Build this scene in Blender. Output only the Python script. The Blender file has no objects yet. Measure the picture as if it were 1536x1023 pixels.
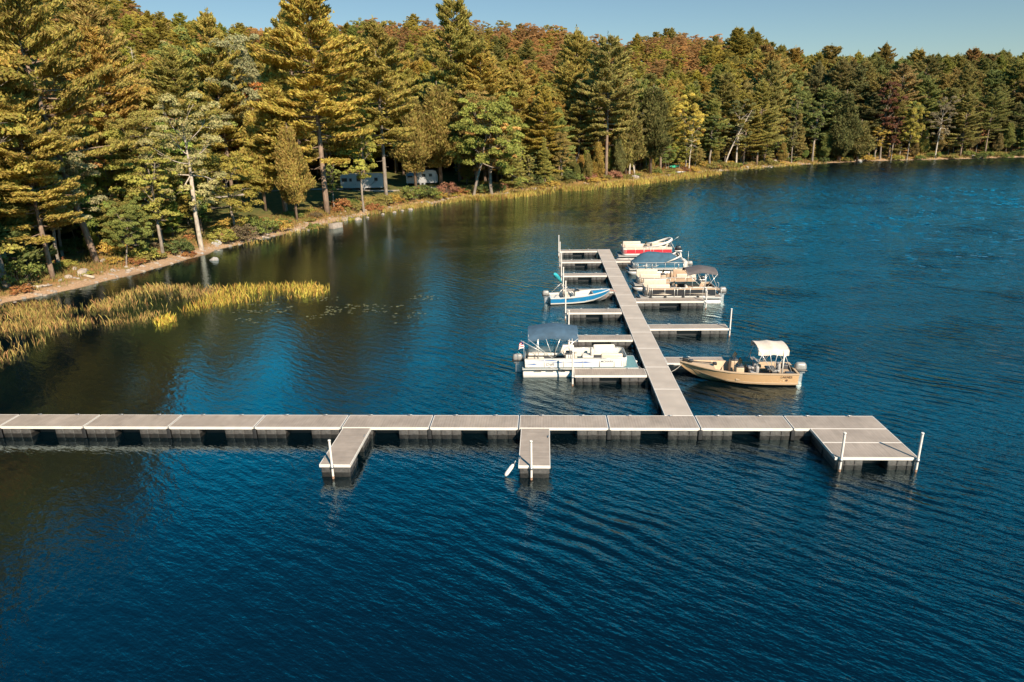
import bpy, math, random
import numpy as np
from mathutils import Vector, Matrix
R = math.radians
sc = bpy.context.scene
# ------------------------------------------------------------------ camera
PITCH, ROLL, YAW, CAM_Z, F_PX = 0.3146, -0.0189, -0.0502, 16.18, 1024.0
def cam_axes():
    c, s = math.cos(-YAW), math.sin(-YAW)
    rot = lambda v: Vector((c*v[0]-s*v[1], s*v[0]+c*v[1], v[2]))
    right = rot((1, 0, 0)); fwd = rot((0, math.cos(PITCH), -math.sin(PITCH))); up = rot((0, math.sin(PITCH), math.cos(PITCH)))
    cr, sr = math.cos(ROLL), math.sin(ROLL)
    return cr*right+sr*up, -sr*right+cr*up, fwd
CX, CY, CF = cam_axes()
cam_data = bpy.data.cameras.new('camera'); cam = bpy.data.objects.new('camera', cam_data)
sc.collection.objects.link(cam)
m = Matrix.Identity(4)
for i in range(3):
    m[i][0], m[i][1], m[i][2] = CX[i], CY[i], -CF[i]
m[2][3] = CAM_Z
cam.matrix_world = m
cam_data.sensor_width = 36.0; cam_data.lens = 36.0*F_PX/1536.0
cam_data.clip_start = 0.1; cam_data.clip_end = 6000
sc.camera = cam
CAMP = Vector((0, 0, CAM_Z))
def at(px, py, z=0.0):
    """where the sight line of a photo pixel meets the level z"""
    d = CX*(px-768)-CY*(py-511.5)+CF*F_PX
    p = CAMP+d*((z-CAM_Z)/d.z)
    return Vector((p.x, p.y, z))
def pix(p):
    d = Vector(p)-CAMP
    w = d.dot(CF)
    if w <= 0.1: return None
    return 768+F_PX*d.dot(CX)/w, 511.5-F_PX*d.dot(CY)/w
# ------------------------------------------------------------------ sky, sun, exposure
SUN_EL, SUN_AZ = R(35), math.atan2(0.50, -0.866)          # azimuth from +Y towards +X
sundir = Vector((math.sin(SUN_AZ)*math.cos(SUN_EL), math.cos(SUN_AZ)*math.cos(SUN_EL), math.sin(SUN_EL)))
world = bpy.data.worlds.new('World'); sc.world = world; world.use_nodes = True
wn = world.node_tree; wn.nodes.clear()
wo = wn.nodes.new('ShaderNodeOutputWorld'); bg = wn.nodes.new('ShaderNodeBackground'); sky = wn.nodes.new('ShaderNodeTexSky')
sky.sky_type = 'NISHITA'; sky.sun_disc = False; sky.sun_elevation = SUN_EL; sky.sun_rotation = SUN_AZ
sky.air_density = 1.0; sky.dust_density = 0.15; sky.ozone_density = 3.5; sky.altitude = 60
tn = wn.nodes.new('ShaderNodeVectorMath'); tn.operation = 'MULTIPLY'          # hazy pale horizon, unseen bright teal band added to brighten water, deep teal overhead
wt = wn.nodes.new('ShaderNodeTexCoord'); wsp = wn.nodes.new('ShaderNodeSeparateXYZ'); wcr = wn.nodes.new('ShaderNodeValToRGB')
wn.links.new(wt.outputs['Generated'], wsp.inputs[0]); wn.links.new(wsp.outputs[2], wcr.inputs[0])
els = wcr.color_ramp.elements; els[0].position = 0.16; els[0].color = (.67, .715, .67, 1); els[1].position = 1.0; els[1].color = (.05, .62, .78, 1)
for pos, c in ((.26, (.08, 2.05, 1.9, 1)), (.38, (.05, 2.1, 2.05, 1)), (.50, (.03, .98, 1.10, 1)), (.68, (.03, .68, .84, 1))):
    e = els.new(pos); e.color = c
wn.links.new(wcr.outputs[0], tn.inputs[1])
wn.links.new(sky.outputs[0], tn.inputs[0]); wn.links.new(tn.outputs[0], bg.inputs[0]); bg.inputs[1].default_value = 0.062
wn.links.new(bg.outputs[0], wo.inputs[0])
sl = bpy.data.lights.new('sun', 'SUN'); sun = bpy.data.objects.new('sun', sl); sc.collection.objects.link(sun)
sl.energy = 4.9; sl.angle = R(0.6); sl.color = (1.0, 0.83, 0.62)
sun.rotation_euler = sundir.to_track_quat('Z', 'Y').to_euler()
vs = sc.view_settings; vs.view_transform = 'Standard'; vs.look = 'None'; vs.exposure = 1.05; vs.gamma = 1.0
sc.cycles.max_bounces = 8; sc.cycles.diffuse_bounces = 6; sc.cycles.glossy_bounces = 3; sc.cycles.transmission_bounces = 6
sc.cycles.transparent_max_bounces = 8; sc.cycles.caustics_reflective = False; sc.cycles.caustics_refractive = False
COL = sc.collection
# ------------------------------------------------------------------ helpers: materials
def nodes_of(name):
    mt = bpy.data.materials.new(name); mt.use_nodes = True
    return mt, mt.node_tree.nodes, mt.node_tree.links, mt.node_tree.nodes['Principled BSDF']
def mat(name, col, rough=0.5, metal=0.0, var=0.0, vscale=3.0, bump=0.0, bscale=20.0, stretch=None, spec=0.5, coat=0.0):
    mt, N, L, P = nodes_of(name)
    P.inputs['Base Color'].default_value = (*col, 1); P.inputs['Roughness'].default_value = rough; P.inputs['Metallic'].default_value = metal
    P.inputs['Specular IOR Level'].default_value = spec; P.inputs['Coat Weight'].default_value = coat
    if var or bump:
        tc = N.new('ShaderNodeTexCoord'); mp = N.new('ShaderNodeMapping'); L.new(tc.outputs['Object'], mp.inputs[0])
        if stretch: mp.inputs['Scale'].default_value = stretch
    if var:
        n = N.new('ShaderNodeTexNoise'); n.inputs['Scale'].default_value = vscale; n.inputs['Detail'].default_value = 6
        L.new(mp.outputs[0], n.inputs['Vector'])
        mr = N.new('ShaderNodeMapRange'); mr.inputs[1].default_value = 0.3; mr.inputs[2].default_value = 0.7
        mr.inputs[3].default_value = 1-var; mr.inputs[4].default_value = 1+var*0.6; L.new(n.outputs[0], mr.inputs[0])
        mx = N.new('ShaderNodeVectorMath'); mx.operation = 'MULTIPLY'; mx.inputs[0].default_value = col
        L.new(mr.outputs[0], mx.inputs[1]); L.new(mx.outputs[0], P.inputs['Base Color'])
    if bump:
        n2 = N.new('ShaderNodeTexNoise'); n2.inputs['Scale'].default_value = bscale; n2.inputs['Detail'].default_value = 4
        L.new(mp.outputs[0], n2.inputs['Vector'])
        b = N.new('ShaderNodeBump'); b.inputs['Distance'].default_value = bump; L.new(n2.outputs[0], b.inputs['Height']); L.new(b.outputs[0], P.inputs['Normal'])
    return mt
# ------------------------------------------------------------------ helpers: meshes
class MB:
    """collects shapes into one mesh"""
    def __init__(s): s.v = []; s.f = []; s.m = []; s.s = []
    def poly(s, pts, mi=0, sm=False):
        k = len(s.v); s.v += [tuple(p) for p in pts]; s.f.append(tuple(range(k, k+len(pts)))); s.m.append(mi); s.s.append(sm)
    def grid(s, rings, mi=0, closed=True, cap0=False, cap1=False, sm=True):
        k = len(s.v); n = len(rings[0])
        for r in rings: s.v += [tuple(p) for p in r]
        for i in range(len(rings)-1):
            for j in range(n if closed else n-1):
                a = k+i*n+j; b = k+i*n+(j+1) % n
                s.f.append((a, b, b+n, a+n)); s.m.append(mi); s.s.append(sm)
        if cap0: s.f.append(tuple(range(k+n-1, k-1, -1))); s.m.append(mi); s.s.append(False)
        if cap1:
            q = k+(len(rings)-1)*n; s.f.append(tuple(range(q, q+n))); s.m.append(mi); s.s.append(False)
    def box(s, x0, x1, y0, y1, z0, z1, mi=0):
        k = len(s.v)
        s.v += [(x, y, z) for z in (z0, z1) for y in (y0, y1) for x in (x0, x1)]
        for q in ((0, 2, 3, 1), (4, 5, 7, 6), (0, 1, 5, 4), (2, 6, 7, 3), (0, 4, 6, 2), (1, 3, 7, 5)):
            s.f.append(tuple(k+i for i in q)); s.m.append(mi); s.s.append(False)
    def rbox(s, x0, x1, y0, y1, z0, z1, r=0.05, mi=0, n=3, taper=0.0):
        """box with rounded edges, stacked rounded rectangles along z"""
        cx, cy = (x0+x1)/2, (y0+y1)/2; hx, hy = (x1-x0)/2, (y1-y0)/2
        r = min(r, hx*.98, hy*.98, (z1-z0)/2*.98)
        rings = []
        lev = [(z0+r*(1-math.cos(a)), r*(1-math.sin(a))) for a in [math.pi/2*i/n for i in range(n+1)]]
        lev += [(z1-r*(1-math.cos(a)), r*(1-math.sin(a))) for a in [math.pi/2*(n-i)/n for i in range(n+1)]]
        for z, ins in lev:
            t = 1-taper*(z-z0)/(z1-z0)
            ring = []
            for q in range(4):
                sx, sy = ((1, 1), (-1, 1), (-1, -1), (1, -1))[q]
                rr = max(r-ins*0.3, 0.001)
                for i in range(n+1):
                    a = q*math.pi/2+math.pi/2*i/n
                    ring.append((cx+((sx*(hx-r))+ (rr-ins*0.7)*math.cos(a))*t, cy+((sy*(hy-r))+(rr-ins*0.7)*math.sin(a))*t, z))
            rings.append(ring)
        s.grid(rings, mi, True, True, True)
    def tube(s, pts, rad, seg=8, mi=0, caps=True):
        pts = [Vector(p) for p in pts]
        if not hasattr(rad, '__len__'): rad = [rad]*len(pts)
        rings = []; ref = None
        for i, p in enumerate(pts):
            d = (pts[min(i+1, len(pts)-1)]-pts[max(i-1, 0)]).normalized()
            if ref is None:
                ref = Vector((0, 0, 1)) if abs(d.z) < 0.9 else Vector((1, 0, 0))
            u = d.cross(ref)
            if u.length < 1e-4: u = d.orthogonal()
            u.normalize(); w = u.cross(d).normalized(); ref = w
            rings.append([p+(u*math.cos(2*math.pi*j/seg)+w*math.sin(2*math.pi*j/seg))*rad[i] for j in range(seg)])
        s.grid(rings, mi, True, caps, caps)
    def add(s, o, M=None):
        k = len(s.v)
        s.v += [tuple(M @ Vector(p)) for p in o.v] if M else o.v
        s.f += [tuple(i+k for i in f) for f in o.f]; s.m += o.m; s.s += o.s
    def build(s, name, mats, parent=None, loc=None):
        me = bpy.data.meshes.new(name); me.from_pydata(s.v, [], s.f); me.update()
        for mt in (mats if isinstance(mats, (list, tuple)) else [mats]): me.materials.append(mt)
        me.polygons.foreach_set('material_index', s.m); me.polygons.foreach_set('use_smooth', s.s)
        o = bpy.data.objects.new(name, me); COL.objects.link(o)
        if parent: o.parent = parent
        if loc: o.location = loc
        return o
def np_mesh(name, verts, n_per_face, mats, tint=None, parent=None, smooth=False):
    """mesh from a (faces*n, 3) numpy array, every face with vertices of its own; tint: one value per face"""
    nv = len(verts); nf = nv//n_per_face
    me = bpy.data.meshes.new(name)
    me.vertices.add(nv); me.loops.add(nv); me.polygons.add(nf)
    me.vertices.foreach_set('co', verts.astype(np.float32).ravel())
    me.loops.foreach_set('vertex_index', np.arange(nv, dtype=np.int32))
    me.polygons.foreach_set('loop_start', np.arange(0, nv, n_per_face, dtype=np.int32))
    me.polygons.foreach_set('loop_total', np.full(nf, n_per_face, dtype=np.int32))
    if tint is not None:
        a = me.attributes.new('tint', 'FLOAT', 'FACE'); a.data.foreach_set('value', tint.astype(np.float32))
    me.update()
    for mt in (mats if isinstance(mats, (list, tuple)) else [mats]): me.materials.append(mt)
    o = bpy.data.objects.new(name, me); COL.objects.link(o)
    if parent: o.parent = parent
    return o
def tag(o, label=None, cat=None, group=None, kind=None):
    if label: o['label'] = label
    if cat: o['category'] = cat
    if group: o['group'] = group
    if kind: o['kind'] = kind
    return o
def thing(name, label, cat, loc=(0, 0, 0), rz=0.0, group=None):
    o = bpy.data.objects.new(name, None); COL.objects.link(o); o.location = loc; o.rotation_euler = (0, 0, rz)
    o.empty_display_size = 0.3
    return tag(o, label, cat, group)
KIDS = {}
def copy_thing(o, loc, rz=0.0, label=None, group=None, scale=None):
    """copy of a thing with its parts and sub-parts, sharing mesh data"""
    if o.name not in KIDS: KIDS[o.name] = [(c, list(c.children)) for c in o.children]
    r = o.copy(); COL.objects.link(r); r.location = loc; r.rotation_euler = (0, 0, rz)
    if label: r['label'] = label
    if group: r['group'] = group
    if scale: r.scale = scale
    out = []
    for c, sub in KIDS[o.name]:
        cc = c.copy(); COL.objects.link(cc); cc.parent = r; out.append(cc)
        for g in sub:
            gg = g.copy(); COL.objects.link(gg); gg.parent = cc
    return r, out
def ordinal(i): return ['first', 'second', 'third', 'fourth', 'fifth', 'sixth', 'seventh', 'eighth', 'ninth', 'tenth', 'eleventh', 'twelfth', 'thirteenth', 'fourteenth', 'fifteenth', 'sixteenth', 'seventeenth', 'eighteenth', 'nineteenth', 'twentieth'][i]
# ------------------------------------------------------------------ shoreline and terrain
SHORE = [(-110, -220), (-72, -100), (-52, -48), (-43, -15), (-40, 8), (-40.5, 26), (-43.5, 39), (-48, 51), (-52.0, 61.5), (-49.9, 66), (-48.2, 71.5), (-46.1, 78.7), (-44.4, 88), (-41.2, 99.5), (-37.6, 110.5), (-33.0, 123),
         (-26.5, 134.5), (-19.4, 145), (-12, 152.5), (-2.5, 162.4), (10.5, 172.0), (25.6, 187.0), (38.0, 199.5), (47.0, 209.5), (57.5, 217.5), (71, 228), (90, 240), (111.5, 249), (135.7, 252.5), (169.4, 257.2), (210, 262), (280, 275), (420, 310), (700, 380)]
def resample(P, step):
    P = np.array(P, float)
    # Catmull-Rom then even spacing
    out = []
    for i in range(len(P)-1):
        p0, p1, p2, p3 = P[max(i-1, 0)], P[i], P[i+1], P[min(i+2, len(P)-1)]
        for t in np.linspace(0, 1, 12, endpoint=False):
            out.append(0.5*((2*p1)+(-p0+p2)*t+(2*p0-5*p1+4*p2-p3)*t*t+(-p0+3*p1-3*p2+p3)*t**3))
    out.append(P[-1]); out = np.array(out)
    L = np.r_[0, np.cumsum(np.linalg.norm(np.diff(out, axis=0), axis=1))]
    s = np.arange(0, L[-1], step)
    return np.c_[np.interp(s, L, out[:, 0]), np.interp(s, L, out[:, 1])]
SP = resample(SHORE, 1.5)
def smooth(a, k):
    ker = np.ones(k)/k
    return np.c_[[np.convolve(np.pad(a[:, i], (k//2, k//2), 'edge'), ker, 'valid') for i in range(2)]].T
T_ = np.gradient(smooth(SP, 31), axis=0); T_ /= np.linalg.norm(T_, axis=1)[:, None]
NRM = np.c_[-T_[:, 1], T_[:, 0]]                      # inland
rng = np.random.default_rng(7)
def vnoise(x, y, seed=0):
    """smooth value noise, vectorised"""
    x = np.asarray(x, float); y = np.asarray(y, float)
    xi = np.floor(x).astype(np.int64); yi = np.floor(y).astype(np.int64); fx = x-xi; fy = y-yi
    fx = fx*fx*(3-2*fx); fy = fy*fy*(3-2*fy)
    def h(a, b):
        n = (a*374761393+b*668265263+seed*974634777) & 0x7fffffff
        n = ((n ^ (n >> 13))*1274126177) & 0x7fffffff
        return ((n ^ (n >> 16)) & 0xffff)/65535.0
    return (h(xi, yi)*(1-fx)+h(xi+1, yi)*fx)*(1-fy)+(h(xi, yi+1)*(1-fx)+h(xi+1, yi+1)*fx)*fy
def sstep(x, a, b):
    t = np.clip((x-a)/(b-a), 0, 1); return t*t*(3-2*t)
HILL_PX = [-900, -300, 0, 200, 300, 430, 640, 760, 900, 1020, 1100, 1200, 1300, 1420, 1536, 2000]
HILL_H = [60, 66, 66, 58, 50, 50, 60, 60, 54, 45, 36, 10, 4, 0, 0, 0]
def az_px(x, y):
    """heading of a ground point, written as the column it has in the photograph"""
    rx = CX.x*x+CX.y*y; fw = CF.x*x+CF.y*y
    fw = np.maximum(fw/math.cos(PITCH), 1.0)
    return 768+F_PX*rx/(fw*math.cos(PITCH))
def ground_z(x, y, d):
    x = np.asarray(x, float); y = np.asarray(y, float); d = np.asarray(d, float)
    bank = np.interp(d, [-30, -8, -1.5, 0, 1.2, 2.6, 5.0, 9, 20, 45, 70], [-5, -1.6, -0.28, -0.02, 0.16, 0.5, 1.15, 1.5, 1.8, 2.3, 3.0])
    hp = np.interp(az_px(x, y), HILL_PX, HILL_H)
    right = sstep(x, 40, 110)
    hill = hp*sstep(d, 55, 330)+right*10*sstep(d, 4, 70)
    n = (vnoise(x/9, y/9, 1)-.5)*0.7+(vnoise(x/2.3, y/2.3, 2)-.5)*0.22
    n2 = (vnoise(x/60, y/60, 3)-.5)*12*sstep(d, 70, 250)
    return bank+hill+n*sstep(d, 1.0, 7)+n2
from mathutils.kdtree import KDTree
_kd = KDTree(len(SP))
for i, p in enumerate(SP): _kd.insert((p[0], p[1], 0), i)
_kd.balance()
def shore_d(x, y):
    co, i, dist = _kd.find((x, y, 0))
    v = (x-SP[i][0])*NRM[i][0]+(y-SP[i][1])*NRM[i][1]
    return math.copysign(max(abs(v), dist*0.98) if dist > 2 else abs(v), v)
def gz(x, y): return float(ground_z(x, y, shore_d(x, y)))
def on_ground(px, py):
    """point of the land under a photo pixel: walk the sight line until it meets the ground"""
    d = (CX*(px-768)-CY*(py-511.5)+CF*F_PX).normalized()
    t = 40.0
    while t < 600:
        p = CAMP+d*t
        if p.z <= gz(p.x, p.y): break
        t += 1.0
    return Vector((p.x, p.y, gz(p.x, p.y)))
DS = np.r_[np.arange(-30, -6, 4), np.arange(-6, 12, 0.75), np.arange(12, 60, 3), np.arange(60, 220, 8), np.arange(220, 760, 20)]
def build_terrain():
    ns, nd = len(SP), len(DS)
    X = SP[:, None, 0]+NRM[:, None, 0]*DS[None]; Y = SP[:, None, 1]+NRM[:, None, 1]*DS[None]
    wob = (vnoise(X/3.1, Y/3.1, 5)-.5)*1.6*np.exp(-(DS/5.0)**2)[None]
    Z = ground_z(X, Y, np.broadcast_to(DS, X.shape)+wob)
    v = np.stack([X, Y, Z], -1).reshape(-1, 3)
    i = np.arange(ns-1)[:, None]*nd+np.arange(nd-1)[None]
    f = np.stack([i, i+nd, i+nd+1, i+1], -1).reshape(-1, 4)
    me = bpy.data.meshes.new('shore_ground'); me.from_pydata(v.tolist(), [], f.tolist())
    a = me.attributes.new('inland', 'FLOAT', 'POINT'); a.data.foreach_set('value', np.broadcast_to(DS, X.shape).astype(np.float32).ravel())
    g = np.zeros(X.shape)
    for j in range(ns):
        for k in range(nd):
            if 4 < DS[k] < 60 and -110 < X[j, k] < 10 and 85 < Y[j, k] < 210: g[j, k] = 1
    g = g*sstep(np.broadcast_to(DS, X.shape), 7, 13)
    a = me.attributes.new('lawn', 'FLOAT', 'POINT'); a.data.foreach_set('value', g.astype(np.float32).ravel())
    me.polygons.foreach_set('use_smooth', np.ones(len(f), bool)); me.update()
    mt, N, L, P = nodes_of('bank_soil')
    P.inputs['Roughness'].default_value = 0.95; P.inputs['Specular IOR Level'].default_value = 0.2
    tc = N.new('ShaderNodeTexCoord')
    at_d = N.new('ShaderNodeAttribute'); at_d.attribute_name = 'inland'; at_g = N.new('ShaderNodeAttribute'); at_g.attribute_name = 'lawn'
    def noise(scale, det=5):
        n = N.new('ShaderNodeTexNoise'); n.inputs['Scale'].default_value = scale; n.inputs['Detail'].default_value = det; L.new(tc.outputs['Object'], n.inputs['Vector']); return n
    def mix(fac, a, b):
        x = N.new('ShaderNodeMix'); x.data_type = 'RGBA'
        for sock, val in ((x.inputs[0], fac), (x.inputs[6], a), (x.inputs[7], b)):
            if isinstance(val, tuple): sock.default_value = (*val, 1)
            elif isinstance(val, float): sock.default_value = val
            else: L.new(val, sock)
        return x.outputs[2]
    def rng_(sock, a, b):
        r = N.new('ShaderNodeMapRange'); r.inputs[1].default_value = a; r.inputs[2].default_value = b; L.new(sock, r.inputs[0]); return r.outputs[0]
    n1, n2, n3 = noise(0.35), noise(1.3), noise(6.0)
    litter = mix(rng_(n1.outputs[0], .35, .65), (.30, .155, .06), (.20, .125, .05))
    litter = mix(rng_(n2.outputs[0], .5, .7), litter, (.16, .14, .04))
    lawn = mix(rng_(n2.outputs[0], .35, .65), (.05, .075, .018), (.13, .11, .035))
    sand = mix(rng_(n3.outputs[0], .35, .65), (.42, .285, .185), (.26, .175, .115))
    c = mix(at_g.outputs['Fac'], litter, lawn)
    # edge of the beach wanders with noise
    ad = N.new('ShaderNodeMath'); ad.operation = 'ADD'; L.new(at_d.outputs['Fac'], ad.inputs[0])
    sc_ = N.new('ShaderNodeMath'); sc_.operation = 'MULTIPLY'; sc_.inputs[1].default_value = 3.0; L.new(n2.outputs[0], sc_.inputs[0]); L.new(sc_.outputs[0], ad.inputs[1])
    c = mix(rng_(ad.outputs[0], 2.8, 4.2), sand, c)
    c = mix(rng_(at_d.outputs['Fac'], -1.2, 0.4), (.045, .032, .018), c)
    L.new(c, P.inputs['Base Color'])
    b = N.new('ShaderNodeBump'); b.inputs['Distance'].default_value = 0.12; L.new(n3.outputs[0], b.inputs['Height']); L.new(b.outputs[0], P.inputs['Normal'])
    me.materials.append(mt)
    o = bpy.data.objects.new('shore_ground', me); COL.objects.link(o)
    tag(o, kind='structure')
build_terrain()
# ------------------------------------------------------------------ water
WAVE = 0.70
def build_water():
    # fine sheet where the open lake is ruffled by real waves, wide flat sheets around it
    gx = np.arange(-24, 196.01, .28); gy = np.arange(34.6, 268.01, .28)
    X, Y = np.meshgrid(gx.astype(np.float32), gy.astype(np.float32)); r = np.random.default_rng(3)
    amp = (.30*sstep(Y+vnoise(X/30, Y/30, 8)*16, 42, 66)+.70*sstep(Y+vnoise(X/30, Y/30, 8)*20, 60, 110))*sstep(X+vnoise(X/25, Y/25, 9)*24, 4, 44)
    edge = np.minimum.reduce([X-gx[0], gx[-1]-X, Y-gy[0], gy[-1]-Y]); amp = amp*sstep(edge, 0, 6)*(.75+.5*vnoise(X/14, Y/22, 12))
    Z = np.zeros_like(X)
    for _ in range(70):
        lam = .95*2.3**r.random(); th = R(238)+r.normal()*.75; k = 2*math.pi/lam
        Z += (.0150*lam/k**.35/2)*np.sin(k*(X*math.cos(th)+Y*math.sin(th))+r.random()*6.28)
    Z *= amp*WAVE
    ny, nx = X.shape; i = np.arange(ny-1)[:, None]*nx+np.arange(nx-1)[None]
    F = np.stack([i, i+1, i+nx+1, i+nx], -1).reshape(-1, 4).astype(np.int32)
    V = np.stack([X, Y, Z], -1).reshape(-1, 3)
    x0, x1, y0, y1 = gx[0], gx[-1], gy[0], gy[-1]
    for a0, a1, b0, b1 in ((-900, 1100, -500, y0), (-900, 1100, y1, 1100), (-900, x0, y0, y1), (x1, 1100, y0, y1)):
        k0 = len(V); V = np.r_[V, [(a0, b0, 0), (a1, b0, 0), (a1, b1, 0), (a0, b1, 0)]]; F = np.r_[F, [[k0, k0+1, k0+2, k0+3]]].astype(np.int32)
    me = bpy.data.meshes.new('lake_water'); me.vertices.add(len(V)); me.vertices.foreach_set('co', V.astype(np.float32).ravel())
    me.loops.add(F.size); me.loops.foreach_set('vertex_index', F.ravel()); me.polygons.add(len(F))
    me.polygons.foreach_set('loop_start', np.arange(0, F.size, 4, dtype=np.int32)); me.polygons.foreach_set('loop_total', np.full(len(F), 4, dtype=np.int32))
    me.polygons.foreach_set('use_smooth', np.ones(len(F), bool)); me.update()
    mt, N, L, P = nodes_of('lake_water')
    N.remove(P)
    out = [n for n in N if n.type == 'OUTPUT_MATERIAL'][0]
    tc = N.new('ShaderNodeTexCoord')
    def mapped(scale, rot=0.0):
        mp = N.new('ShaderNodeMapping'); mp.inputs['Scale'].default_value = (*scale, 1); mp.inputs['Rotation'].default_value = (0, 0, rot); L.new(tc.outputs['Object'], mp.inputs[0]); return mp.outputs[0]
    def turned(scale, rot):
        """turn first, then stretch: x runs along the crests"""
        m1 = N.new('ShaderNodeMapping'); m1.inputs['Rotation'].default_value = (0, 0, rot); L.new(tc.outputs['Object'], m1.inputs[0])
        m2 = N.new('ShaderNodeMapping'); m2.inputs['Scale'].default_value = (*scale, 1); L.new(m1.outputs[0], m2.inputs[0]); return m2.outputs[0]
    def noise(vec, scale, det, rough=0.55):
        n = N.new('ShaderNodeTexNoise'); n.inputs['Scale'].default_value = scale; n.inputs['Detail'].default_value = det; n.inputs['Roughness'].default_value = rough; L.new(vec, n.inputs['Vector']); return n.outputs[0]
    def mth(op, a, b):
        q = N.new('ShaderNodeMath'); q.operation = op
        for i, v in enumerate((a, b)):
            if isinstance(v, (int, float)): q.inputs[i].default_value = v
            else: L.new(v, q.inputs[i])
        return q.outputs[0]
    def rng_(sock, a, b, c=0.0, d=1.0, sm=True):
        r = N.new('ShaderNodeMapRange'); r.interpolation_type = 'SMOOTHSTEP' if sm else 'LINEAR'
        for i, v in enumerate((a, b, c, d)): r.inputs[i+1].default_value = v
        L.new(sock, r.inputs[0]); return r.outputs[0]
    # wind: calm in the lee of the left shore, ruffled towards the open lake
    sep = N.new('ShaderNodeSeparateXYZ'); L.new(tc.outputs['Object'], sep.inputs[0])
    lee = mth('ADD', sep.outputs[0], mth('MULTIPLY', noise(mapped((1, 1)), 0.035, 2), 22.0))
    wind = mth('ADD', rng_(lee, -20.0, 30.0, 0.25, 1.0), rng_(lee, 26.0, 90.0, 0.0, 0.4))
    gust = rng_(noise(mapped((1, 2.2), R(-20)), 0.05, 3), .3, .7, .72, 1.15)
    wind = mth('MULTIPLY', wind, gust)
    wind = mth('MULTIPLY', wind, mth('ADD', 1.0, mth('MULTIPLY', rng_(sep.outputs[1], 60.0, 120.0, 0.0, -0.35), rng_(lee, 6.0, 40.0))))
    swell = N.new('ShaderNodeTexWave'); swell.wave_type = 'BANDS'; swell.bands_direction = 'X'; swell.wave_profile = 'SIN'
    L.new(mapped((1, 1), R(-52)), swell.inputs['Vector'])
    swell.inputs['Scale'].default_value = 0.36; swell.inputs['Distortion'].default_value = 8.0; swell.inputs['Detail'].default_value = 2.5; swell.inputs['Detail Scale'].default_value = 0.55; swell.inputs['Detail Roughness'].default_value = 0.55
    chop = noise(turned((.75, 1.9), R(36)), 1.15, 4, 0.52)
    fine = noise(turned((.8, 1.6), R(24)), 4.4, 3, 0.5)
    patch = rng_(noise(mapped((1, 1), R(-52)), 0.11, 3), .42, .68)
    open_ = rng_(lee, -10.0, 20.0, 0.12, 1.0)
    h = mth('ADD', mth('MULTIPLY', mth('MULTIPLY', swell.outputs[1], mth('MULTIPLY', patch, open_)), 0.075), mth('ADD', mth('MULTIPLY', chop, 0.125), mth('MULTIPLY', fine, 0.036)))
    h = mth('MULTIPLY', h, wind)
    b = N.new('ShaderNodeBump'); b.inputs['Distance'].default_value = 1.0; b.inputs['Strength'].default_value = 1.0; L.new(h, b.inputs['Height'])
    dif = N.new('ShaderNodeBsdfDiffuse'); dif.inputs[0].default_value = (.0006, .0035, .006, 1)
    glo = N.new('ShaderNodeBsdfGlossy'); L.new(rng_(wind, .5, 3.0, .025, .12), glo.inputs['Roughness']); glo.inputs[0].default_value = (.80, .98, 1.0, 1)
    L.new(b.outputs[0], glo.inputs['Normal'])
    fr = N.new('ShaderNodeFresnel'); fr.inputs['IOR'].default_value = 1.95; L.new(b.outputs[0], fr.inputs['Normal'])
    mx = N.new('ShaderNodeMixShader'); L.new(fr.outputs[0], mx.inputs[0]); L.new(dif.outputs[0], mx.inputs[1]); L.new(glo.outputs[0], mx.inputs[2])
    L.new(mx.outputs[0], out.inputs[0])
    me.materials.append(mt); o = bpy.data.objects.new('lake_water', me); COL.objects.link(o); tag(o, kind='structure')
build_water()
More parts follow.
